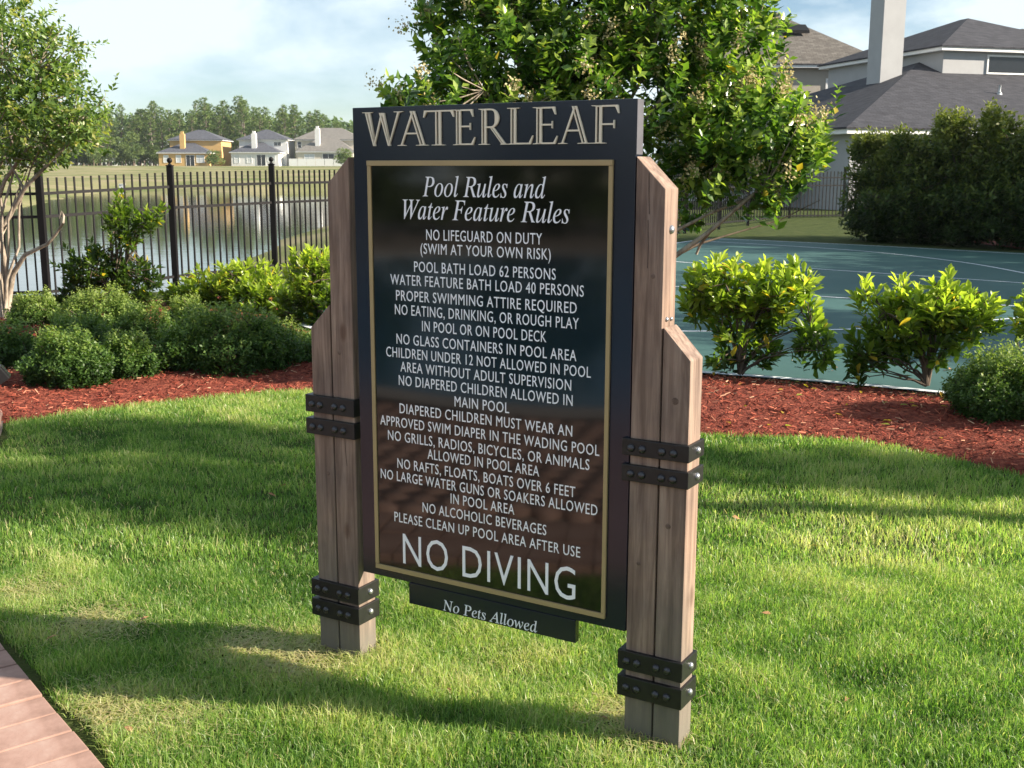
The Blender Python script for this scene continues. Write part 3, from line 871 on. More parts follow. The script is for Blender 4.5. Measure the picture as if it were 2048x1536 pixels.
spots = [('W', .040, .190), ('A', .168, .279), ('T', .264, .365), ('E', .362, .437), ('R', .448, .543), ('L', .541, .624), ('E', .622, .699), ('A', .700, .800), ('F', .799, .880)]
for c, x0, x1 in spots:
    polys, w_ = glyph(c)
    m_ = MB()
    for k, pl in enumerate(polys):
        ar = sum(pl[i][0] * pl[(i + 1) % len(pl)][1] - pl[(i + 1) % len(pl)][0] * pl[i][1] for i in range(len(pl)))
        if ar < 0: pl = pl[::-1]
        m_.prism([(x0 + p[0] / w_ * (x1 - x0), 1.6505 + p[1] * .0975) for p in pl], 'y', -.006 - .00012 * (k % 7), -.0004)
    m_.build('letter', M['letter_face'], sign)
M['letter_side'] = None

# ------------------------------------------------------------------ fences
def fence_parts(root, posts, zb, picket_me, rail_r, post_me, ball_me, mats, per=16, top=1.52, r_z=(1.33, 1.05, .12), skip_first=False):
    for i, (x, y) in enumerate(posts):
        if skip_first and i == 0: continue
        p = link('post', post_me, root); p.location = (x, y, zb[i])
        if ball_me: link('finial', ball_me, p).location = (0, 0, 0)
    for i in range(len(posts) - 1):
        a_, b_ = Vector((*posts[i], zb[i])), Vector((*posts[i + 1], zb[i + 1]))
        d = b_ - a_
        dn = Vector((d.x, d.y, 0)).normalized(); nn = Vector((-dn.y, dn.x, 0))
        for rz_ in r_z:
            m = MB()
            h = rail_r
            vs = []
            for q in (a_, b_):
                for sx2, sz2 in ((-1, -1), (1, -1), (1, 1), (-1, 1)): vs.append(q + nn * (sx2 * h) + Vector((0, 0, rz_ + sz2 * h * 1.05)))
            m.raw([tuple(v) for v in vs], [(0, 1, 2, 3), (7, 6, 5, 4), (0, 4, 5, 1), (1, 5, 6, 2), (2, 6, 7, 3), (3, 7, 4, 0)])
            m.build('rail', mats, root)
        for k in range(1, per):
            q = a_ + d * (k / per)
            pk = link('picket', picket_me, root); pk.location = q; pk.rotation_euler = (0, 0, math.atan2(dn.y, dn.x))


m_ = MB(); m_.box((-.008, -.0125, .03), (.008, .0125, 1.52)); picket = m_.mesh('picket', M['fence'])
m_ = MB(); m_.box((-.0385, -.0385, -.1), (.0385, .0385, 1.60)); m_.prism([(-.044, -.044), (.044, -.044), (.044, .044), (-.044, .044)], 'z', 1.60, 1.615); post_me = m_.mesh('post', M['fence'], .003)
m_ = MB()
m_.tube([(0, 0, 1.612), (0, 0, 1.622), (0, 0, 1.634), (0, 0, 1.642)], [.034, .026, .014, .014], 10)
prof = [(math.sin(a_) * .037, 1.676 - math.cos(a_) * .037) for a_ in np.linspace(.35, math.pi - .02, 9)]
m_.tube([(0, 0, z_) for _, z_ in prof], [r_ for r_, _ in prof], 12); ball = m_.mesh('finial', M['fence'])
f1 = thing('iron_fence', 'black picket fence with ball topped posts between the pond and the left shrubs', 'fence')
P1, P2_, P3 = (-5.80, 14.0), (-4.60, 15.38), (-3.55, 16.87)
dirb = np.array(P3) - np.array(P2_); dirb /= NRM(dirb)
Lp = [np.array(P1) + (np.array(P1) - np.array([-4.03, 14.3])) * k for k in range(0, 4)]
left_run = [(P1[0] - 1.81 * k, P1[1] - .22 * k) for k in (3, 2, 1, 0)]
run = [P1, P2_, P3] + [tuple(np.array(P3) + np.array([.545, .838]) * 1.83 * k) for k in range(1, 9)]
fence_parts(f1, left_run, [-.09, -.08, -.06, -.04], picket, .017, post_me, ball, M['fence'], 16)
fence_parts(f1, run, [-.04, .03, .06] + [.07] * 8, picket, .017, post_me, ball, M['fence'], 16, skip_first=True)
f2 = thing('iron_fence', 'thin black picket fence far beyond the court, beside the dark hedge', 'fence')
m_ = MB(); m_.box((-.012, -.012, .08), (.012, .012, 1.53)); pk2 = m_.mesh('picket', M['fence_far'])
m_ = MB(); m_.box((-.035, -.035, -.1), (.035, .035, 1.62)); m_.box((-.042, -.042, 1.62), (.042, .042, 1.65)); po2 = m_.mesh('post', M['fence_far'])
e0 = np.array(run[-1]); c1 = A(1578, 441, 36.6)[:2]; c2 = A(1685, 441, 37.2)[:2]; c3 = A(1800, 441, 37.8)[:2]; c4 = A(1915, 441, 38.4)[:2]
fpts = [tuple(e0), tuple(e0 * .72 + c1 * .28), tuple(e0 * .45 + c1 * .55), tuple(c1), tuple(c2), tuple(c3), tuple(c4)]
fence_parts(f2, fpts, [.07, .06, .05, .05, .05, .05, .05], pk2, .018, po2, None, M['fence_far'], 15, r_z=(1.33, 1.08, .12))


# ------------------------------------------------------------------ plants
def perp(ax, up=None):
    r = rng.normal(0, 1, ax.shape) if up is None else up
    n_ = r - (r * ax).sum(1)[:, None] * ax
    return n_ / (NRM(n_, axis=1)[:, None] + 1e-9)


def unit(v): return v / (NRM(v, axis=1)[:, None] + 1e-9)


LEAF4 = (np.array([[0, 0, 0], [.45, .5, .06], [.5, 0, -.03], [.45, -.5, .06], [1, 0, -.06]]), np.array([[0, 1, 2], [1, 4, 2], [0, 2, 3], [2, 4, 3]]))
LEAF8 = (np.array([[0, 0, 0], [.30, .28, .06], [.28, 0, 0], [.30, -.28, .06], [.74, .48, .05], [.74, 0, -.02], [.74, -.48, .05], [1, 0, -.08]]),
         np.array([[0, 1, 2], [0, 2, 3], [1, 4, 5], [1, 5, 2], [2, 5, 6], [2, 6, 3], [4, 7, 5], [5, 7, 6]]))
LEAF2 = (np.array([[0, 0, 0], [.5, .5, 0], [1, 0, -.05], [.5, -.5, 0]]), np.array([[0, 1, 2], [0, 2, 3]]))


def leaves_mesh(name, P, ax, nm, L, W, tint, mat, shape):
    """one mesh of many leaves"""
    T, Fc = shape
    sd = np.cross(nm, ax)
    V = P[:, None, :] + ax[:, None, :] * (T[None, :, 0, None] * L[:, None, None]) + sd[:, None, :] * (T[None, :, 1, None] * W[:, None, None]) + nm[:, None, :] * (T[None, :, 2, None] * L[:, None, None])
    k = len(T); F = (np.arange(len(P))[:, None, None] * k + Fc[None]).reshape(-1, 3)
    return fast(name, V.reshape(-1, 3), F, mat, tint=np.repeat(tint, k))


_leaf_cache = {}
def leaf_objects(root, P, ax, nm, L, W, tint, mat, shape):
    sd = np.cross(nm, ax)
    for i in range(len(P)):
        key = (mat.name, int(tint[i] * 7))
        if key not in _leaf_cache:
            _leaf_cache[key] = fast('leaf', shape[0], shape[1], mat, tint=np.full(len(shape[0]), (key[1] + .5) / 7.2))
        o = bpy.data.objects.new('leaf', _leaf_cache[key]); COL.objects.link(o); o.parent = root
        R = Matrix([[ax[i][0] * L[i], sd[i][0] * W[i], nm[i][0] * L[i], P[i][0]], [ax[i][1] * L[i], sd[i][1] * W[i], nm[i][1] * L[i], P[i][1]], [ax[i][2] * L[i], sd[i][2] * W[i], nm[i][2] * L[i], P[i][2]], [0, 0, 0, 1]])
        o.matrix_local = R


def sample_blobs(blobs, n, shell=.55):
    """blobs: (centre, radii, weight) -> points and outward directions"""
    w_ = np.array([b_[2] if len(b_) > 2 else 1 for b_ in blobs], float)
    vol = np.array([np.prod(np.array(b_[1])) ** (2 / 3) for b_ in blobs]) * w_
    idx = rng.choice(len(blobs), n, p=vol / vol.sum())
    d = unit(rng.normal(0, 1, (n, 3)))
    r = rng.uniform(shell, 1, n) ** .6
    C = np.array([b_[0] for b_ in blobs])[idx]; R = np.array([b_[1] for b_ in blobs])[idx]
    # lumps on the surface
    lump = 1 + .16 * np.sin(d[:, 0] * 7 + idx * 1.7) * np.sin(d[:, 1] * 6 + idx) + .12 * np.sin(d[:, 2] * 9 + idx * 2.2)
    return C + d * R * (r * lump)[:, None], unit(d * R), r


def woody(root, name, base, blobs, tips, mat, r0=.03, n_limb=3, twig=.004, forks=1.0, nlines=260, every=1, reach=9.0):
    """trunk limbs from the base into each blob, then branchlets to a share of the tips"""
    m = MB()
    base = np.array(base, float)
    cs = [np.array(b_[0]) for b_ in blobs]
    limb_pts = []
    for i, c in enumerate(cs):
        for j in range(n_limb if i % every == 0 else 0):
            tgt = c + rng.normal(0, .25, 3) * np.array(blobs[i][1])
            st = base + rng.normal(0, r0 * .8, 3) * [1, 1, 0]
            pts = []
            for k in range(7):
                t_ = k / 6
                p = st * (1 - t_) + tgt * t_ + np.array([0, 0, (tgt - st)[2] * .12 * math.sin(math.pi * t_)]) + rng.normal(0, .02 + .03 * t_, 3) * (k > 0) * NRM(tgt - st) * .5
                p[:2] -= (tgt - st)[:2] * .18 * math.sin(math.pi * t_)
                pts.append(p)
            rr = [r0 * (1 - .80 * k / 6) for k in range(7)]
            m.tube(pts, rr, 6); limb_pts += [(pts[k], rr[k]) for k in range(2, 7)]
    LP = np.array([p for p, _ in limb_pts])
    sel = rng.choice(len(tips), min(nlines, len(tips)), replace=False)
    for i in sel:
        d_ = NRM(LP - tips[i], axis=1); j = int(np.argmin(d_ + rng.uniform(0, .15, len(d_))))
        a_, b_ = LP[j], tips[i]
        if d_[j] > reach: continue
        mid_ = (a_ + b_) / 2 + rng.normal(0, .04, 3) * NRM(b_ - a_) + [0, 0, -.04 * NRM(b_ - a_)]
        m.tube([a_, mid_, b_], [min(limb_pts[j][1] * .6, twig * 3), twig * 1.6, twig * .7], 4, False)
    return m.build(name, mat, root)


def bushy(root, blobs, ntwig, per, L0, W0, mat, barkmat, base, shape=LEAF4, style='opposite', twlen=.14, shell=.5, r0=.03, tintc=(.45, .2), nparts=0, jitter=.25, up=.35, limbs=2, nlines=200, crown='foliage', yellow=.01, twig=.004, cut=None, every=1, reach=9.0, ztint=0.0):
    tips, out, rr = sample_blobs(blobs, ntwig, shell)
    if cut is not None:
        k = cut(tips); tips, out, rr = tips[k], out[k], rr[k]
    n_ = len(tips)
    d = unit(out * .7 + rng.normal(0, .35, (n_, 3)) + [0, 0, up])
    j = np.tile(np.arange(per), n_); T = np.repeat(np.arange(n_), per)
    dd = d[T]
    if style == 'opposite':
        pos = tips[T] - dd * (twlen * ((j // 2) / max(per / 2 - 1, 1)))[:, None]
        e1 = perp(d)[T]; e2 = np.cross(dd, e1)
        ang = (j // 2) * math.pi / 2 + (j % 2) * math.pi + rng.normal(0, .25, len(j))
        lat = e1 * np.cos(ang)[:, None] + e2 * np.sin(ang)[:, None]
        ax = unit(lat * .9 + dd * .55 + rng.normal(0, jitter, (len(j), 3)))
    else:     # whorled rosette at the tip plus some below
        q = j / per
        pos = tips[T] - dd * (twlen * q ** 1.3)[:, None]
        e1 = perp(d)[T]; e2 = np.cross(dd, e1)
        ang = j * 2.4 + rng.normal(0, .3, len(j))
        lat = e1 * np.cos(ang)[:, None] + e2 * np.sin(ang)[:, None]
        ax = unit(lat * (.45 + .55 * q)[:, None] + dd * (1.0 - .45 * q)[:, None] + rng.normal(0, jitter * .7, (len(j), 3)))
    nm = perp(ax, up=dd * .8 + np.array([0, 0, .7]) + rng.normal(0, .45, (len(j), 3)))
    s = rng.uniform(.65, 1.15, len(j)) * (1 - .25 * (1 - (j / per if style == 'opposite' else 1)))
    L, W = L0 * s, W0 * s * rng.uniform(.85, 1.1, len(j))
    age = 1 - j / per
    tt = np.clip(tintc[0] + tintc[1] * (age - .4) + .12 * rng.normal(0, 1, n_)[T] + .10 * rng.normal(0, 1, len(j)), 0, .93)
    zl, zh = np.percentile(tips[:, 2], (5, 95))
    tt = np.clip(tt + ztint * ((tips[:, 2] - zl) / (zh - zl + 1e-6) - .5)[T], 0, .94)     # lighter leaf colour higher up paints in sunlit tops
    tt = np.where(rng.uniform(0, 1, len(j)) < yellow, 1.0, tt)
    tag(woody(root, 'stems', base, blobs, tips, barkmat, r0, limbs, nlines=nlines, twig=twig, every=every, reach=reach))
    if nparts:
        # the leaves nearest the viewer, seen largest, are separate pieces
        cd = NRM(pos - np.array([0, 0, EYE]), axis=1) + rng.uniform(0, .25, len(pos))
        o_ = np.argsort(cd)[:nparts * 3]; o_ = rng.choice(o_, nparts, replace=False)
        leaf_objects(root, pos[o_], ax[o_], nm[o_], L[o_], W[o_], tt[o_], mat, shape)
        k = np.ones(len(pos), bool); k[o_] = False
    else: k = np.ones(len(pos), bool)
    fo = link(crown, leaves_mesh(crown, pos[k], ax[k], nm[k], L[k], W[k], tt[k], mat, shape), root)
    tag(fo, kind='stuff')
    return tips, d


# flowering privet tree behind the sign
TD = 8.0
privet = thing('privet_tree', 'glossy leaved tree with cream blossoms behind the sign', 'tree')
def B(px, py, D, rx, ry, rz, w_=1.0): return (A(px, py, D), (rx, ry, rz), w_)
pb = [B(880, 200, 7.9, .42, .5, .36), B(1010, 90, 8.1, .60, .6, .60), B(900, 30, 8.2, .30, .4, .40, .6), B(1150, 20, 8.3, .75, .7, .62), B(1330, -10, 8.4, .75, .7, .6), B(1270, 190, 8.1, .70, .6, .48),
      B(1460, 100, 8.3, .42, .6, .60), B(1500, 250, 8.0, .55, .55, .36), B(1410, 330, 8.1, .36, .45, .30, .8), B(1590, 290, 7.9, .28, .35, .30), B(1080, 240, 8.2, .8, .5, .3), B(1250, -170, 8.5, 1.0, .9, .5), B(1000, -120, 8.4, .7, .7, .4),
      B(1385, 425, 8.2, .14, .2, .12, .7), B(1540, 375, 7.9, .16, .2, .14, .7), B(790, 190, 7.8, .12, .2, .10, .6)]
pbase = (.30, 8.25, .05)
tips, td = bushy(privet, pb, 2350, 14, .098, .056, M['lig'], M['bark'], pbase, LEAF4, 'opposite', .20, .42, r0=.032, tintc=(.53, .66), up=.75, jitter=.2, nparts=280, limbs=1, nlines=420, yellow=.006, every=2, reach=.6)
m_ = MB()
limb = [pbase, (.9, 8.2, .35), A(1290, 560, 8.1), A(1350, 512, 8.0), A(1420, 462, 7.95), A(1480, 410, 7.9), A(1545, 358, 7.9)]
m_.tube(limb, [.035, .03, .024, .019, .016, .014, .010], 7)
m_.tube([A(1393, 508, 8.05), A(1400, 490, 8.0), A(1422, 460, 7.97)], [.010, .011, .012], 6)
m_.tube([A(1352, 470, 8.3), A(1362, 430, 8.3), A(1375, 380, 8.3), A(1410, 300, 8.3)], [.014, .013, .012, .010], 6)
m_.build('limb', M['bark'], privet)
m_ = MB(); m_.tube([A(1300, 540, 8.25), A(1350, 512, 8.25), A(1400, 487, 8.35), A(1470, 466, 8.5), A(1560, 440, 8.6), A(1640, 400, 8.6)], [.015, .012, .009, .007, .005, .003], 5); m_.build('limb', M['darkbark'], privet)
# blossoms
tk = (rng.uniform(0, 1, len(tips)) < .13) & (td[:, 1] < .35)
sel = tips[tk] + td[tk] * .02
q = np.repeat(np.arange(len(sel)), 60)
pp = sel[q] + rng.normal(0, 1, (len(q), 3)) * [.024, .024, .030] + td[tk][q] * rng.uniform(-.03, .07, (len(q), 1)) + [0, 0, .03]
ax = unit(rng.normal(0, 1, (len(q), 3))); nm = perp(ax)
tag(link('blossom', leaves_mesh('blossom', pp, ax, nm, np.full(len(q), .021), np.full(len(q), .016), rng.uniform(0, 1, len(q)), M['flower'], LEAF2), privet), kind='stuff')

# pale multi-stem tree at the left edge
ltree = thing('multi_stem_tree', 'pale stemmed small tree with yellowish green leaves at the left fence corner', 'tree')
lb = [B(30, 110, 11.2, .75, .7, .55), B(110, 200, 11.1, .60, .6, .40), B(40, 260, 11.3, .80, .7, .38), B(150, 260, 11.0, .35, .4, .28), B(-60, 180, 11.6, .9, .8, .8), B(-140, 40, 11.8, .9, .8, .8), B(90, 120, 11.3, .42, .5, .42), B(20, 40, 11.4, .45, .5, .35, .7), B(-60, 330, 11.8, .6, .6, .3, .7), B(70, 310, 11.1, .42, .4, .16, .6)]
lbase = G(12, 655); lbase[2] = .05
bushy(ltree, lb, 1500, 10, .078, .042, M['lefttree'], M['bark'], lbase, LEAF4, 'opposite', .15, .40, r0=.018, every=3, reach=.5, tintc=(.60, .34), nparts=150, limbs=1, nlines=380, yellow=.008, twig=.005)
m_ = MB()
m_.tube([lbase, A(8, 600, 11.5), A(12, 545, 11.45), A(5, 500, 11.4), A(-15, 430, 11.4), A(10, 360, 11.3), A(60, 290, 11.2)], [.046, .038, .032, .028, .024, .020, .015], 8)
m_.tube([lbase, A(18, 590, 11.4), A(26, 548, 11.35), A(50, 510, 11.3), A(95, 488, 11.25), A(112, 468, 11.2), A(126, 446, 11.2)], [.040, .034, .029, .022, .017, .014, .012], 8)
m_.tube([A(126, 446, 11.2), A(127, 432, 11.2), A(124, 423, 11.2), A(119, 437, 11.2)], [.013, .013, .011, .006], 6)
m_.tube([A(5, 600, 11.5), A(-12, 520, 11.6), A(-30, 420, 11.6), A(-5, 340, 11.5), A(40, 250, 11.4)], [.030, .026, .022, .018, .012], 7)
m_.tube([A(0, 470, 11.4), A(25, 420, 11.3), A(50, 375, 11.2), A(95, 330, 11.1), A(135, 290, 11.1), A(180, 250, 11.0)], [.028, .024, .021, .018, .014, .009], 7)
m_.tube([A(48, 378, 11.2), A(30, 345, 11.2), A(12, 315, 11.2)], [.016, .013, .010], 6)
m_.build('trunk', M['bark'], ltree)

# whorled-leaf shrubs
def shrub(label, group, base_px, blobs, ntw, per, L0, W0, nparts, style='whorl', tint=(.54, .36), D=None, mat='whorl', r0=.011, cat='shrub', limbs=3, shape=LEAF8, nlines=150, yellow=.02, twl=.16):
    b_ = np.mean([np.array(q_[0]) for q_ in blobs], axis=0); b_[0] = A(base_px[0], base_px[1], b_[1])[0]; b_[2] = .05
    r = thing('leafy_shrub', label, cat, group=group)
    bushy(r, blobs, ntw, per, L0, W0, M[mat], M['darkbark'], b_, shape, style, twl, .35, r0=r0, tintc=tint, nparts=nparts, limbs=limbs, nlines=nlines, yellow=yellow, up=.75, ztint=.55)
    return r
shrub('bright leafy shrub right behind the right sign posts, beside the court', 'young shrubs along the court edge', (1480, 762),
      [B(1440, 570, 8.5, .26, .28, .20), B(1535, 590, 8.5, .28, .28, .22), B(1480, 640, 8.6, .40, .3, .26), B(1590, 560, 8.45, .16, .2, .16), B(1620, 660, 8.5, .14, .2, .22, .7), B(1400, 590, 8.6, .16, .2, .18), B(1440, 530, 8.5, .08, .1, .10), B(1525, 540, 8.5, .07, .1, .10), B(1640, 700, 8.4, .16, .2, .12, .6), B(1480, 715, 8.5, .32, .25, .1, .6)],
      200, 13, .112, .044, 260)
shrub('leafy shrub with bare lower stems between the court and the dark rounded bush at right', 'young shrubs along the court edge', (1850, 795),
      [B(1850, 610, 8.0, .36, .3, .20), B(1930, 640, 8.0, .26, .28, .20), B(1790, 660, 8.1, .26, .28, .24), B(1735, 600, 8.0, .07, .1, .12, .8), B(1730, 700, 8.1, .16, .2, .14, .6), B(1850, 700, 8.1, .26, .25, .14, .5), B(1880, 570, 8.0, .12, .12, .09), B(1965, 600, 8.0, .1, .15, .12), B(1700, 740, 8.1, .12, .15, .06, .5)],
      180, 13, .110, .041, 250)
shrub('sparse leafy shrub cut by the right edge above the rounded bush', 'young shrubs along the court edge', (2090, 800), [B(2070, 640, 7.6, .16, .2, .22), B(2130, 640, 7.6, .3, .3, .3), B(2050, 600, 7.6, .06, .1, .08)], 90, 12, .09, .036, 60)
shrub('tall dark green shrub with one shoot above the fence rail near the left tree', 'broad leaved shrubs along the pond fence', (235, 640),
      [B(190, 540, 12.2, .42, .35, .30), B(265, 560, 12.2, .34, .35, .28), B(250, 450, 12.1, .22, .25, .26), B(245, 415, 12.1, .12, .15, .14), B(300, 440, 12.1, .16, .2, .12, .7), B(150, 590, 12.3, .22, .3, .2), B(325, 415, 12.1, .07, .1, .04, .6)],
      330, 12, .085, .036, 0, tint=(.16, .28), shape=LEAF4, r0=.016)
shrub('broad light green shrub in front of the second fence post', 'broad leaved shrubs along the pond fence', (460, 650),
      [B(420, 575, 12.6, .36, .3, .24), B(490, 560, 12.6, .36, .3, .26), B(545, 590, 12.5, .24, .3, .26), B(365, 600, 12.6, .24, .3, .18), B(470, 600, 12.5, .5, .3, .2)],
      300, 12, .10, .040, 0, tint=(.6, .4), shape=LEAF4, r0=.016)
shrub('light green shrub tucked against the left hand timber post', 'broad leaved shrubs along the pond fence', (640, 690),
      [B(615, 545, 11.6, .28, .3, .22), B(660, 600, 11.6, .30, .3, .26), B(600, 610, 11.7, .24, .3, .24), B(650, 530, 11.6, .2, .25, .16)],
      230, 12, .095, .040, 0, tint=(.54, .4), shape=LEAF4, r0=.016)

# fine-leaved mounded bushes
def mound_bush(label, group, x0, x1, ytop, ybase, n=15000, mat='tiny', tint=(.42, .3), leafL=.034, deep=.85):
    """spans x0..x1 and stands on the ground seen at ybase"""
    g = G((x0 + x1) / 2, ybase)
    rx = (x1 - x0) / 2 * 1.18 * g[1] / F_PX; ry = rx * deep
    D = g[1] + ry * .8
    top = A((x0 + x1) / 2, ytop, D)[2] * 1.04
    rz = top * .62; c = np.array([(x0 + x1) / 2 * 0 + A((x0 + x1) / 2, ybase, D)[0], D, top - rz])
    r = thing('rounded_bush', label, 'bush', group=group)
    blobs = [(c, (rx * .92, ry * .92, rz), 1.6)]
    for q_ in range(9):
        a_ = rng.uniform(0, 2 * np.pi); e_ = rng.uniform(-.5, .8)
        blobs.append((c + np.array([math.cos(a_) * math.cos(e_) * rx * .62, math.sin(a_) * math.cos(e_) * ry * .62, math.sin(e_) * rz * .60]), (rx * .42, ry * .42, rz * .42), 1.0))
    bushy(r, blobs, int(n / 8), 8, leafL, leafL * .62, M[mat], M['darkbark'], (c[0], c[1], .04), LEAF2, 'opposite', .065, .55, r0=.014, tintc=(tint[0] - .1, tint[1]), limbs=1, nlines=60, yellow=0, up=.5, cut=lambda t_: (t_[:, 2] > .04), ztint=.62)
gname = 'fine leaved mounded bushes in the left bed'
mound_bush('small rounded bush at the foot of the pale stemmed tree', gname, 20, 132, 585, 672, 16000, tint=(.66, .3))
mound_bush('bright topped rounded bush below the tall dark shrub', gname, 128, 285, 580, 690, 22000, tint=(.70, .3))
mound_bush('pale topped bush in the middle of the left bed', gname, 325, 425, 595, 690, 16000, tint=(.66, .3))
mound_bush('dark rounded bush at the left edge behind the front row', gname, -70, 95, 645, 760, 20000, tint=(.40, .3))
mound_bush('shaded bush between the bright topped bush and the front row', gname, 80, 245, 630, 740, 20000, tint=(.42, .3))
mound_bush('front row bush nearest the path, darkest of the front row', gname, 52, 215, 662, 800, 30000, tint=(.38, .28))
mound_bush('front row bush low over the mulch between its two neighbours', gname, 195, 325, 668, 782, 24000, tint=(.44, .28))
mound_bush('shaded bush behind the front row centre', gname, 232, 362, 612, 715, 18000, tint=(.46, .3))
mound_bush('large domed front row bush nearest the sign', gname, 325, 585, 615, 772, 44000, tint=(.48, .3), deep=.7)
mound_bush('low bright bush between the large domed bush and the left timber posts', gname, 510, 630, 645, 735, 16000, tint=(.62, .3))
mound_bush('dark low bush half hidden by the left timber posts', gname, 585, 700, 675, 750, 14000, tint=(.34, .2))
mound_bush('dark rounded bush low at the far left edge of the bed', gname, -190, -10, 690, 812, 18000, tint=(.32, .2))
mound_bush('dark rounded fine leaved bush cut by the right edge', 'fine leaved bushes in the right bed', 1893, 2120, 698, 876, 40000, tint=(.52, .3), leafL=.028)
mound_bush('wider fine leaved bush beyond the right edge', 'fine leaved bushes in the right bed', 2110, 2330, 690, 900, 12000, tint=(.4, .3), leafL=.034)

# wax myrtle hedge beyond the court
for i, (px, ytop, D, rx, nt, lab) in enumerate(((1780, 232, 26, 1.0, 2300, 'tall ragged evergreen shrub at the left end of the dark hedge'), (1865, 222, 25.3, 1.15, 2400, 'second evergreen shrub from the left in the dark hedge'),
                                  (1960, 205, 24.6, 1.25, 2500, 'third evergreen shrub from the left in the dark hedge'), (2065, 185, 23.8, 1.4, 2400, 'tallest evergreen shrub, cut by the right edge'), (2220, 200, 22.8, 1.6, 1200, 'evergreen shrub at the right end of the hedge'))):
    r = thing('evergreen_shrub', lab, 'shrub', group='evergreen hedge beyond the court')
    t_ = A(px, ytop, D); h_ = t_[2]; c = np.array([t_[0], D, 0])
    bl = [(c + [0, 0, h_ * .30], (rx, 1.1, h_ * .30), 1.6), (c + [0, 0, h_ * .58], (rx * .85, 1.0, h_ * .22), 1.2)]
    for q_ in range(9):
        a_ = rng.uniform(-1, 1); bl.append((c + [a_ * rx * .85, rng.uniform(-.6, .3), h_ * rng.uniform(.62, .90)], (.30, .35, h_ * rng.uniform(.08, .13)), 1.0))
    for q_ in range(4):
        a_ = rng.uniform(-1, 1); bl.append((c + [a_ * rx * .8, rng.uniform(-.8, -.2), h_ * rng.uniform(.2, .55)], (.5, .5, h_ * .18), .8))
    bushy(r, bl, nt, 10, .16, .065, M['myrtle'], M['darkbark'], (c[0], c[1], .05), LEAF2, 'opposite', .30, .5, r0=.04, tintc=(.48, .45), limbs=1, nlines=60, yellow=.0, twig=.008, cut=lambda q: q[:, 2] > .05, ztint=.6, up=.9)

# dark undergrowth beyond the far fence
for i, (x, y, s_, lab) in enumerate(((6.2, 42, 1.5, 'dark bushy tree beyond the far fence, left of two'), (9.3, 44, 1.3, 'dark bushy tree beyond the far fence, right of two'))):
    r = thing('bushy_tree', lab, 'tree', group='dark trees beyond the far fence')
    bl = [((x, y, 2.3), (1.8 * s_, 1.2, 1.5 * s_), 1), ((x - 1, y, 1.2), (1.3, 1, 1.0), 1), ((x + 1.2, y, 1.4), (1.2, 1, 1.0), 1)]
    bushy(r, bl, 900, 8, .18, .08, M['myrtle'], M['darkbark'], (x, y, .1), LEAF2, 'opposite', .4, .4, r0=.12, tintc=(.3, .3), limbs=1, nlines=60, yellow=0, twig=.012)

# ------------------------------------------------------------------ trees whose shade falls on the garden
def shade_tree(label, x, y, zc, blobs, ntw, L=.10, base_r=.10):
    r = thing('shade_tree', label, 'tree', group='trees right of the lawn')
    bl = [((x + a_, y + b_, zc + c_), (rx, ry, rz), 1) for a_, b_, c_, rx, ry, rz in blobs]
    bushy(r, bl, ntw, 10, L, L * .55, M['lig'], M['darkbark'], (x, y, 0), LEAF2, 'opposite', .3, .2, r0=base_r, tintc=(.42, .3), limbs=1, nlines=80, yellow=0, twig=.008)
shade_tree('round crowned tree standing right of the lawn', 9.0, 4.2, 4.4, [(0, .35, -1.0, .9, .60, .8), (.3, .3, .0, .8, .62, .7), (-.2, -.5, .75, .8, .75, .62), (0, .4, .9, .8, .6, .7), (.1, -.9, .45, .6, .45, .40)], 1500)
shade_tree('small tree right of the mulch bed', 7.6, 6.0, 1.6, [(0, .1, 0, .5, .35, .6), (.2, .4, .55, .4, .3, .3), (0, -.25, -.5, .4, .25, .35)], 300, .08, .05)
shade_tree('broad tree by the right side of the court', 14.0, 8.4, 4.3, [(0, 0, 0, 1.6, 1.2, 1.2), (1, .8, 1.0, 1.2, 1.0, .9), (-.4, 1.2, -.8, 1.2, .8, .9), (.2, -.9, -.9, .9, .7, .7)], 1500, .14)
shade_tree('tall tree at the far side of the court', 20, 13, 5.0, [(0, 0, 0, 2.6, 2.6, 2.6), (1, 2, -1, 2.2, 2, 2.0), (-1, -2, -1.5, 1.8, 1.6, 1.6), (0, 0, 2.2, 1.8, 1.8, 1.4)], 1800, .2, .16)
shade_tree('tall tree beside the house across the court', 24, 20, 5.5, [(0, 0, 0, 3.0, 3.0, 3.0), (1, 3, -1, 2.4, 2.2, 2.4), (-1, -3, -1.5, 2.2, 2.0, 2.0)], 1600, .25, .18)


shade_tree('tree between the mulch bed and the court corner', 11.0, 9.5, 3.2, [(0, 0, 0, 1.3, 1.5, 1.5), (.6, 1.2, .8, 1.0, 1.1, 1.0), (0, -1.2, -.6, .8, .8, .9)], 1100, .14)
shade_tree('spreading tree at the right side of the court', 15.5, 14.5, 4.2, [(0, 0, 0, 2.2, 2.6, 2.0), (1, 2, .4, 1.8, 2, 1.6), (-1, -2, -1.0, 1.6, 1.6, 1.4)], 1700, .2, .16)
shade_tree('spreading tree behind the right end of the hedge', 19.5, 21, 5.2, [(0, 0, 0, 2.8, 3.2, 2.6), (1, 3, .4, 2.4, 2.4, 2.2), (-1, -3, -1.0, 2.2, 2.2, 2.0), (0, 0, -2.5, 2.4, 3.0, 1.6)], 2000, .25, .18)


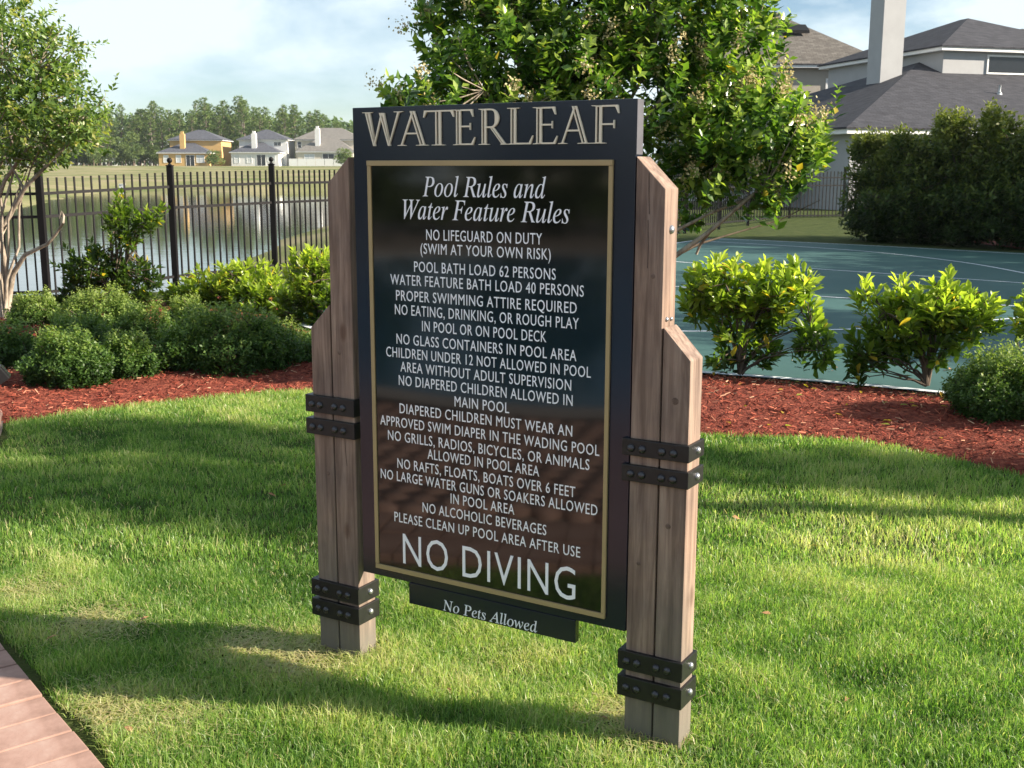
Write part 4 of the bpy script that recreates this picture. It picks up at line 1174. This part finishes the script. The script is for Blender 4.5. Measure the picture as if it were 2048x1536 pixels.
# dark hedge behind the pool, seen in the glossy panel
for i, (x, y) in enumerate(((-21, 6), (-22, 1), (-22.5, -4), (-21, -9), (-18, -13), (-14, 9), (-18, 9))):
    r = thing('screen_shrub', 'dense dark shrub screening the far side of the pool', 'shrub', group='shrubs screening the pool')
    bl = [((x, y, 1.6), (2.6, 2.6, 1.8), 1), ((x, y, 2.8), (1.8, 1.8, 1.4), 1)]
    bushy(r, bl, 500, 8, .3, .16, M['myrtle'], M['darkbark'], (x, y, 0), LEAF2, 'opposite', .5, .4, r0=.1, tintc=(.25, .3), limbs=1, nlines=20, yellow=0, twig=.01)


# ------------------------------------------------------------------ houses
class House:
    def __init__(s, root, O, yaw, z0=0.0):
        s.root = root; s.O = np.array(O, float); s.u = np.array([math.cos(yaw), math.sin(yaw)]); s.v = np.array([-math.sin(yaw), math.cos(yaw)]); s.z0 = z0
    def p(s, a, b, z):
        q = s.O + s.u * a + s.v * b
        return (q[0], q[1], s.z0 + z)
    def prism(s, a0, a1, b0, b1, z0, z1, name, mat, parent=None, bevel=0):
        m = MB(); vs = [s.p(a, b, z) for z in (z0, z1) for a, b in ((a0, b0), (a1, b0), (a1, b1), (a0, b1))]
        m.raw(vs, [(3, 2, 1, 0), (4, 5, 6, 7), (0, 1, 5, 4), (1, 2, 6, 5), (2, 3, 7, 6), (3, 0, 4, 7)])
        return m.build(name, mat, parent or s.root, bevel)
    def hip(s, a0, a1, b0, b1, z, rise, mat, trim, over=.35, name='roof', ridge=None):
        a0 -= over; a1 += over; b0 -= over; b1 += over
        w_, d_ = a1 - a0, b1 - b0
        h = min(w_, d_) / 2
        if w_ >= d_: r0_, r1_ = (a0 + h, (b0 + b1) / 2), (a1 - h, (b0 + b1) / 2)
        else: r0_, r1_ = ((a0 + a1) / 2, b0 + h), ((a0 + a1) / 2, b1 - h)
        m = MB()
        zt = z + rise
        c = [s.p(a0, b0, z), s.p(a1, b0, z), s.p(a1, b1, z), s.p(a0, b1, z)]
        R0, R1 = s.p(*r0_, zt), s.p(*r1_, zt)
        if w_ >= d_: m.raw(c + [R0, R1], [(0, 1, 5, 4), (1, 2, 5), (2, 3, 4, 5), (3, 0, 4), (3, 2, 1, 0)])
        else: m.raw(c + [R0, R1], [(0, 1, 4), (1, 2, 5, 4), (2, 3, 5), (3, 0, 4, 5), (3, 2, 1, 0)])
        ro = m.build(name, mat, s.root)
        s.prism(a0 + .03, a1 - .03, b0 + .03, b1 - .03, z - .21, z - .066, 'fascia', trim)
        s.prism(a0 - .03, a1 + .03, b0 - .03, b1 + .03, z - .065, z - .004, 'gutter', M['shingle_dark'])
        return ro
    def window(s, a0, a1, b, z0, z1, bars=1, blind=False, hbar=True, side=False, frame='trim'):
        t_ = .07
        m = MB()
        def bx(x0, x1, y0, y1, q0, q1):
            if side: vs = [s.p(aa, bb, z) for z in (q0, q1) for bb, aa in ((x0, b + (y0)), (x1, b + (y0)), (x1, b + (y1)), (x0, b + (y1)))]
            else: vs = [s.p(aa, bb, z) for z in (q0, q1) for aa, bb in ((x0, b + y0), (x1, b + y0), (x1, b + y1), (x0, b + y1))]
            m.raw(vs, [(3, 2, 1, 0), (4, 5, 6, 7), (0, 1, 5, 4), (1, 2, 6, 5), (2, 3, 7, 6), (3, 0, 4, 7)])
        bx(a0 - t_, a0, -.06, .02, z0 - t_, z1 + t_); bx(a1, a1 + t_, -.06, .02, z0 - t_, z1 + t_)
        bx(a0, a1, -.058, .02, z1, z1 + t_); bx(a0, a1, -.064, .02, z0 - t_, z0)
        for i in range(1, bars + 1):
            x = a0 + (a1 - a0) * i / (bars + 1); bx(x - .03, x + .03, -.05, .01, z0, z1)
        if hbar: bx(a0, a1, -.045, .012, (z0 + z1) / 2 - .025, (z0 + z1) / 2 + .025)
        w_ = m.build('window', M[frame], s.root)
        g = MB()
        if side: g.poly([s.p(b - .02, a0, z0), s.p(b - .02, a1, z0), s.p(b - .02, a1, z1), s.p(b - .02, a0, z1)])
        else: g.poly([s.p(a0, b - .02, z0), s.p(a1, b - .02, z0), s.p(a1, b - .02, z1), s.p(a0, b - .02, z1)])
        g.build('pane', M['shade_cloth'] if blind else M['glass'], w_)


# the near grey house at the right
ha = thing('stucco_house', 'pale grey house with dark hip roofs and tall chimney behind the hedge', 'house')
YA = math.atan2(.27, .963)
H1 = House(ha, (11.60, 40.0), YA, .15)
H1.prism(.45, 22, .45, 17, -.3, 2.85, 'wall', M['stucco_grey'])
# lower hip roof with its apex against the upper storey
m_ = MB()
r_ = 8.97; zt = 2.95 + .355 * r_
m_.raw([H1.p(0, 0, 2.95), H1.p(23, 0, 2.95), H1.p(23, r_, zt), H1.p(r_, r_, zt), H1.p(0, 17.9, 2.95), H1.p(23, 17.9, 2.95)], [(0, 1, 2, 3), (0, 3, 4), (3, 2, 5, 4), (4, 5, 1, 0)])
m_.build('roof', M['shingle_dark'], ha)
H1.prism(.03, 22.9, .03, 17.8, 2.72, 2.884, 'fascia', M['trim'])
H1.prism(-.03, 23.03, -.03, 17.93, 2.885, 2.946, 'gutter', M['shingle_dark'])
H1.prism(8.97, 21, 7.30, 16.4, 2.9, 6.48, 'wall', M['stucco_grey'])
H1.hip(8.97, 17.6, 7.30, 16.5, 6.66, 1.80, M['shingle_dark'], M['trim'], .35)
H1.hip(12.0, 27, 7.45, 16.9, 6.67, 1.50, M['shingle_dark'], M['trim'], .35)
H1.window(11.2, 13.9, 7.30, 5.62, 6.28, 0, hbar=False)
ch = H1.prism(5.97, 7.0, 7.3, 8.3, 3.5, 9.8, 'chimney', M['stucco_grey'])
H1.prism(5.87, 7.1, 7.2, 8.4, 9.8, 10.0, 'cap', M['trim'], ch)
for a_, b_, h_ in ((9.6, 4.4, .35), (11.6, 5.2, .08)):
    m_ = MB(); z_ = 2.95 + .355 * b_
    m_.tube([H1.p(a_, b_, z_ - .1), H1.p(a_, b_, z_ + h_)], [.05, .05], 8); m_.tube([H1.p(a_, b_, z_ - .08), H1.p(a_, b_, z_ + .08)], [.13, .08], 8); m_.build('vent_pipe', M['shade_cloth'], ha)
H1.window(2.6, 4.0, .45, .9, 2.2, 0, True)

hb = thing('beige_house', 'beige two storey house with brown roof behind the blossoming tree', 'house')
H2 = House(hb, A(1380, 300, 62)[:2], .05, 0)
H2.prism(0, 10.3, 0, 9, -.3, 7.0, 'wall', M['stucco_beige'])
H2.hip(0, 10.3, 0, 9, 7.2, 3.1, M['shingle_brown'], M['trim'], .45)
H2.window(7.3, 8.5, 0, 5.2, 6.4, 0, True)
m_ = MB(); m_.raw([H2.p(5.3, 2.2, 7.2 + 1.85), H2.p(6.9, 2.2, 7.2 + 1.85), H2.p(6.9, 3.0, 7.2 + 2.42), H2.p(5.3, 3.0, 7.2 + 2.42), H2.p(5.3, 2.2, 7.2 + 2.02), H2.p(6.9, 2.2, 7.2 + 2.02)], [(0, 1, 5, 4), (4, 5, 2, 3), (1, 2, 5), (0, 4, 3)]); m_.build('roof_vent', M['fence_far'], hb)

M['yellow'] = plain('yellow_stucco', (.52, .34, .14), rough=.9, var=.05, scale=1)
M['white'] = plain('white_siding', (.66, .66, .66), rough=.8, var=.04, scale=1)
M['cream'] = plain('cream_siding', (.58, .53, .44), rough=.8, var=.04, scale=1)
M['shingle_mid'] = shingle_mat('slate_shingles', (.075, .08, .10), (.11, .115, .135))
M['shingle_pale'] = shingle_mat('pale_shingles', (.17, .16, .15), (.22, .21, .195))


def far_house(name, label, xl, xr, base_y, D, wall, roof, yaw, wing, eave, rise, wz, wrise, chx, chm, wins, upper, doors):
    r = thing(name, label, 'house', group='houses across the pond')
    O = A(xl, base_y, D); z0 = O[2]
    W_ = (A(xr, base_y, D)[0] - O[0]) / math.cos(yaw)
    H = House(r, O[:2], yaw, z0)
    w0, w1 = wing
    H.prism(0, W_, 0, 9, -1, eave, 'wall', wall)
    H.hip(0, W_, 0, 9, eave + .2, rise, roof, M['trim'], .45)
    H.prism(w0, w1, -4.2, -.02, -1, wz, 'wall', wall)
    # single storey wing roof leaning on the main block
    a0, a1, b0 = w0 - .4, w1 + .4, -4.6
    mid_ = (a0 + a1) / 2
    m = MB(); hh = min((a1 - a0) / 2, 4.6)
    m.raw([H.p(a0, b0, wz + .2), H.p(a1, b0, wz + .2), H.p(a1, -.05, wz + .2), H.p(a1 - hh * .92, -.05, wz + .2 + wrise), H.p(a0 + hh * .92, -.05, wz + .2 + wrise), H.p(a0, -.05, wz + .2)], [(0, 1, 3, 4), (1, 2, 3), (0, 4, 5), (5, 2, 1, 0)])
    m.build('roof', roof, r)
    H.prism(a0 + .03, a1 - .03, b0 + .03, -.1, wz + .02, wz + .19, 'fascia', M['trim'])
    c_ = H.prism(chx, chx + .95, -2.9, -2.0, wz + .6, wz + wrise + 1.9, 'chimney', chm)
    H.prism(chx + .2, chx + .75, -2.7, -2.2, wz + wrise + 1.9, wz + wrise + 2.4, 'cap', chm, c_)
    for a, b, z0_, z1_, bars in wins: H.window(a, b, -4.2, z0_, z1_, bars, True)
    for a, b, z0_, z1_, bars in upper: H.window(a, b, 0, z0_, z1_, bars)
    for a, b in doors: H.window(a, b, -4.2, .15, 2.3, 1, hbar=False)
    return r
far_house('yellow_house', 'yellow two storey house with slate roof across the pond', 342, 444, 334, 235, M['yellow'], M['shingle_mid'], .02, (-1.2, 8.9), 5.3, 2.1, 2.65, 2.0, 2.8, M['yellow'],
          [(-.2, .7, .9, 2.3, 0), (2.3, 3.2, .9, 2.3, 0), (6.4, 7.9, .9, 2.3, 1)], [], [(4.3, 5.9)])
far_house('white_house', 'white two storey house with slate roof and white chimney across the pond', 480, 574, 333, 236, M['white'], M['shingle_mid'], .0, (-.7, 8.9), 5.3, 2.1, 2.65, 2.0, 3.2, M['white'],
          [(0, .9, .7, 2.2, 0), (2.5, 3.4, .7, 2.2, 0), (6.7, 8.1, 1.0, 2.2, 1)], [(7.2, 8.6, 4.2, 4.9, 1)], [(4.5, 6.2)])
far_house('cream_house', 'cream house with pale brown roofs partly hidden by the sign board', 592, 722, 331, 238, M['cream'], M['shingle_pale'], .0, (1.2, 12.5), 5.1, 2.5, 2.6, 2.9, 4.6, M['white'],
          [(2.6, 4.6, .8, 2.2, 1)], [(.5, 1.2, 3.6, 4.8, 0)], [(6.3, 8.6)])
# white vinyl fence in front of the cream house
vf = thing('vinyl_fence', 'low white vinyl fence in front of the cream house', 'fence')
O = A(578, 331, 231)
for i in range(9):
    m_ = MB(); m_.box((O[0] + i * 1.8, 231, O[2] - .8), (O[0] + i * 1.8 + 1.72, 231.06, O[2] + 1.35)); m_.build('panel', M['trim'], vf)
# white utility box on the far bank
ub = MB(); c = G(242, 366, .6)
ub.box((c[0] - .17, c[1], c[2] - .8), (c[0] + .17, c[1] + .4, c[2] - .12)); ub.box((c[0] - .20, c[1] - .04, c[2] - .12), (c[0] + .20, c[1] + .44, c[2] - .07))
tag(ub.build('utility_box', M['trim']), 'small white utility box on the dry bank across the pond', 'utility box')

# ------------------------------------------------------------------ pine wood across the pond
def pine_meshes(seed, h, bare_):
    r = np.random.default_rng(seed)
    tr = MB(); tr.tube([(0, 0, -1), (r.normal(0, .1), 0, h * .5), (r.normal(0, .25), r.normal(0, .2), h * .97)], [.19, .14, .04], 6)
    P, ax_, L, W, T = [], [], [], [], []
    nb_ = 44
    for i in range(nb_):
        t_ = i / nb_; z_ = h * (bare_ + (1 - bare_) * t_)
        reach = (2.5 * (1 - t_) ** .65 + .35) * r.uniform(.55, 1.15)
        a_ = i * 2.4 + r.uniform(-.5, .5)
        d = np.array([math.cos(a_), math.sin(a_), r.uniform(.0, .45)])
        tip_ = np.array([0, 0, z_]) + d * reach
        tr.tube([(0, 0, z_), tuple(tip_)], [.05, .015], 3, False)
        for c_ in range(int(2 + reach * 1.3)):
            cc = np.array([0, 0, z_]) * 1.0 + d * reach * r.uniform(.45, 1.02) + r.normal(0, .16, 3)
            k = 11
            q = unit(r.normal(0, 1, (k, 3)) + [0, 0, .5])
            P.append(np.repeat(cc[None], k, 0)); ax_.append(q); L.append(r.uniform(.32, .62, k)); W.append(r.uniform(.10, .2, k)); T.append(np.clip(r.normal(.35 + .3 * t_, .2, 1) + r.normal(0, .1, k), 0, 1))
    P = np.concatenate(P); ax_ = np.concatenate(ax_); L = np.concatenate(L); W = np.concatenate(W); T = np.concatenate(T)
    return tr.mesh('trunk', M['pinebark']), leaves_mesh('crown', P, ax_, perp(ax_), L, W, T, M['pine'], LEAF2)


def broad_meshes(seed, h):
    r = np.random.default_rng(seed)
    tr = MB(); tr.tube([(0, 0, -1), (.1, 0, h * .4), (.2, .1, h * .8)], [.16, .11, .04], 5)
    n_ = 1500
    idx = r.integers(0, 9, n_)
    C = np.stack([r.normal(0, .9, 9), r.normal(0, .9, 9), r.uniform(.25, .88, 9) * h], 1)[idx]
    d = unit(r.normal(0, 1, (n_, 3)))
    P = C + d * np.array([1.0, 1.0, .9]) * r.uniform(.7, 1.1, n_)[:, None]
    q = unit(d + r.normal(0, .5, (n_, 3)))
    return tr.mesh('trunk', M['darkbark']), leaves_mesh('crown', P, q, perp(q), r.uniform(.3, .5, n_), r.uniform(.18, .3, n_), np.clip(r.normal(.5, .2, 9)[idx] + r.normal(0, .1, n_), 0, 1), M['wood_far'], LEAF2)


kinds = [pine_meshes(1, 17, .45), pine_meshes(2, 15, .38), pine_meshes(3, 18, .5), pine_meshes(4, 13, .3)]
broads = [broad_meshes(5, 7), broad_meshes(6, 5.5), broad_meshes(8, 8.5)]
plabels = ['tall pine with a high open crown in the wood across the pond', 'mid height pine with a fuller crown in the wood across the pond', 'tallest slender pine with a bare trunk in the wood across the pond', 'short bushy pine in the wood across the pond']
blabels = ['light green broadleaf tree at the foot of the pines', 'low rounded tree at the edge of the pine wood', 'tall broadleaf tree among the pines']
def put_tree(ms, name, label, x, y, s_, group):
    z_ = float(ground_z(np.array([[x, y]]))[0])
    r = thing(name, label, 'tree', (x, y, z_ - .1), random.uniform(0, 6.28), group)
    r.scale = (max(s_, .8) * random.uniform(1.0, 1.3), max(s_, .8) * random.uniform(1.0, 1.3), s_)
    link('trunk', ms[0], r); link('crown', ms[1], r)
for i in range(280):
    D = random.uniform(252, 300)
    px = random.uniform(-160, 1000)
    x = (px - 1024) / F_PX * D * 1.0
    k = random.randrange(4)
    # the skyline falls towards the right
    tall_ = 1.0 if px < 620 else max(.55, 1.0 - (px - 620) / 330)
    hump = .97 + .05 * math.sin(px / 60.0) + .03 * math.sin(px / 23.0)
    put_tree(kinds[k], 'pine_tree', plabels[k], x, D, tall_ * hump * random.uniform(.84, 1.04) * (.86 + .0010 * (D - 250)), 'pines in the wood across the pond')
for i in range(70):
    D = random.uniform(240, 262)
    px = random.uniform(-160, 900)
    if 320 < px < 730: D = random.uniform(253, 262)
    x = (px - 1024) / F_PX * D
    k = random.randrange(3)
    put_tree(broads[k], 'broadleaf_tree', blabels[k], x, D, random.uniform(.6, .95), 'broadleaf trees at the edge of the pine wood')
# small tree by the yellow house
put_tree(broads[1], 'broadleaf_tree', 'small tree at the right corner of the yellow house', (437 - 1024) / F_PX * 229, 229, .62, 'garden trees by the far houses')
put_tree(broads[1], 'broadleaf_tree', 'small pale tree beside the sign board by the cream house', (694 - 1024) / F_PX * 226, 226, .7, 'garden trees by the far houses')
# the depth of the wood behind the front rows reads as one mass
n_ = 16000
wx = rng.uniform(-150, 20, n_); wy = rng.uniform(296, 330, n_)
hz = rng.uniform(0, 1, n_) ** .8 * (13.6 - 7 * np.clip((wx + 52) / 40, 0, 1)) + 2.2
P = np.column_stack([wx, wy, hz]); q = unit(rng.normal(0, 1, (n_, 3)))
tag(link('deep_wood', leaves_mesh('deep_wood', P, q, perp(q), rng.uniform(1.0, 1.9, n_), rng.uniform(.5, .9, n_), np.clip(rng.normal(.32, .18, n_), 0, 1), M['pine'], LEAF2)), 'dense depth of the pine wood behind its front trees', 'woodland', kind='stuff')

# ------------------------------------------------------------------ small things
# fallen yellow and cream leaves on the mulch
cnt = 34
for i in range(cnt):
    px, py = random.uniform(1420, 1900), random.gauss(800, 28)
    g = G(px, py, .09)
    if not inside(np.array([g[:2]]), bed_out)[0]: continue
    axv = unit(np.array([[random.gauss(0, 1), random.gauss(0, 1), random.gauss(0, .15)]])); nmv = perp(axv, up=np.array([[random.gauss(0, .3), random.gauss(0, .3), 1.0]]))
    me = leaves_mesh('fallen_leaf', np.zeros((1, 3)), axv, nmv, np.array([random.uniform(.035, .065)]), np.array([random.uniform(.016, .028)]), np.array([random.choice((.9, 1.0, 1.0, 1.0))]), M['whorl'], LEAF8)
    g[2] = float(mound_z(np.array([g[:2]]))[0]) + .018
    tag(link('fallen_leaf', me, None, g), 'fallen yellowish leaf lying on the red mulch', 'leaf', 'fallen leaves on the right mulch bed')
for px, py in ((1638, 1108), (1522, 1243), (1760, 1010), (1480, 1050), (560, 985), (553, 1005), (300, 1250), (92, 1300), (250, 1475), (1215, 1455), (1830, 1330), (1950, 1150), (455, 1180), (1690, 1420), (60, 1010), (900, 1400)):
    g = G(px, py); 
    axv = unit(np.array([[random.gauss(0, 1), random.gauss(0, 1), random.gauss(0, .25)]])); nmv = perp(axv, up=np.array([[random.gauss(0, .4), random.gauss(0, .4), 1.0]]))
    me = leaves_mesh('fallen_leaf', np.zeros((1, 3)), axv, nmv, np.array([random.uniform(.03, .05)]), np.array([random.uniform(.014, .024)]), np.array([random.uniform(.3, .95)]), M['dead'], LEAF8)
    g[2] = random.uniform(.026, .036)
    tag(link('fallen_leaf', me, None, g), 'small brown fallen leaf caught in the lawn grass', 'leaf', 'fallen leaves on the lawn')
for i in range(46):
    px, py = random.uniform(1380, 2040), 760 - abs(random.gauss(0, 70))
    g = G(px, py)
    if not inside(np.array([g[:2]]), court_out)[0] or inside(np.array([g[:2]]), bed_out)[0]: continue
    axv = unit(np.array([[random.gauss(0, 1), random.gauss(0, 1), random.gauss(0, .1)]])); nmv = perp(axv, up=np.array([[random.gauss(0, .2), random.gauss(0, .2), 1.0]]))
    me = leaves_mesh('fallen_leaf', np.zeros((1, 3)), axv, nmv, np.array([random.uniform(.04, .07)]), np.array([random.uniform(.018, .03)]), np.array([random.uniform(.3, 1)]), M['dead'], LEAF8)
    g[2] = .024
    tag(link('fallen_leaf', me, None, g), 'small dry fallen leaf lying on the green court near the shrubs', 'leaf', 'fallen leaves on the court')
# landscape spotlight at the left edge
c = G(-2, 812)
sp = thing('landscape_light', 'small black garden spotlight in the mulch at the left edge', 'light', (c[0], c[1], .04))
m_ = MB(); m_.tube([(0, 0, -.05), (0, 0, .10)], [.012, .012], 8); m_.build('stake', M['fence'], sp)
m_ = MB(); m_.box((-.07, -.045, -.055), (.07, .045, .055), Matrix.Translation((0, 0, .16)) @ Euler((.0, -.6, .3)).to_matrix().to_4x4()); hd = m_.build('lamp_head', M['iron'], sp, .008)
m_ = MB(); m_.box((.072, -.035, -.043), (.076, .035, .043), Matrix.Translation((0, 0, .16)) @ Euler((.0, -.6, .3)).to_matrix().to_4x4()); m_.build('lens', M['glass'], hd)

# ------------------------------------------------------------------ summer haze over the pond
mh = bpy.data.materials.new('haze'); mh.use_nodes = True
nn_ = mh.node_tree.nodes; nn_.clear()
vo = nn_.new('ShaderNodeVolumePrincipled'); ou = nn_.new('ShaderNodeOutputMaterial')
vo.inputs['Color'].default_value = (.86, .93, 1.0, 1); vo.inputs['Density'].default_value = .00018; vo.inputs['Anisotropy'].default_value = .3
mh.node_tree.links.new(vo.outputs['Volume'], ou.inputs['Volume'])
m_ = MB(); m_.box((-960, -70, -4), (960, 2300, 24)); tag(m_.build('haze', mh), 'thin pale summer haze over the pond and far wood', 'haze', kind='stuff')
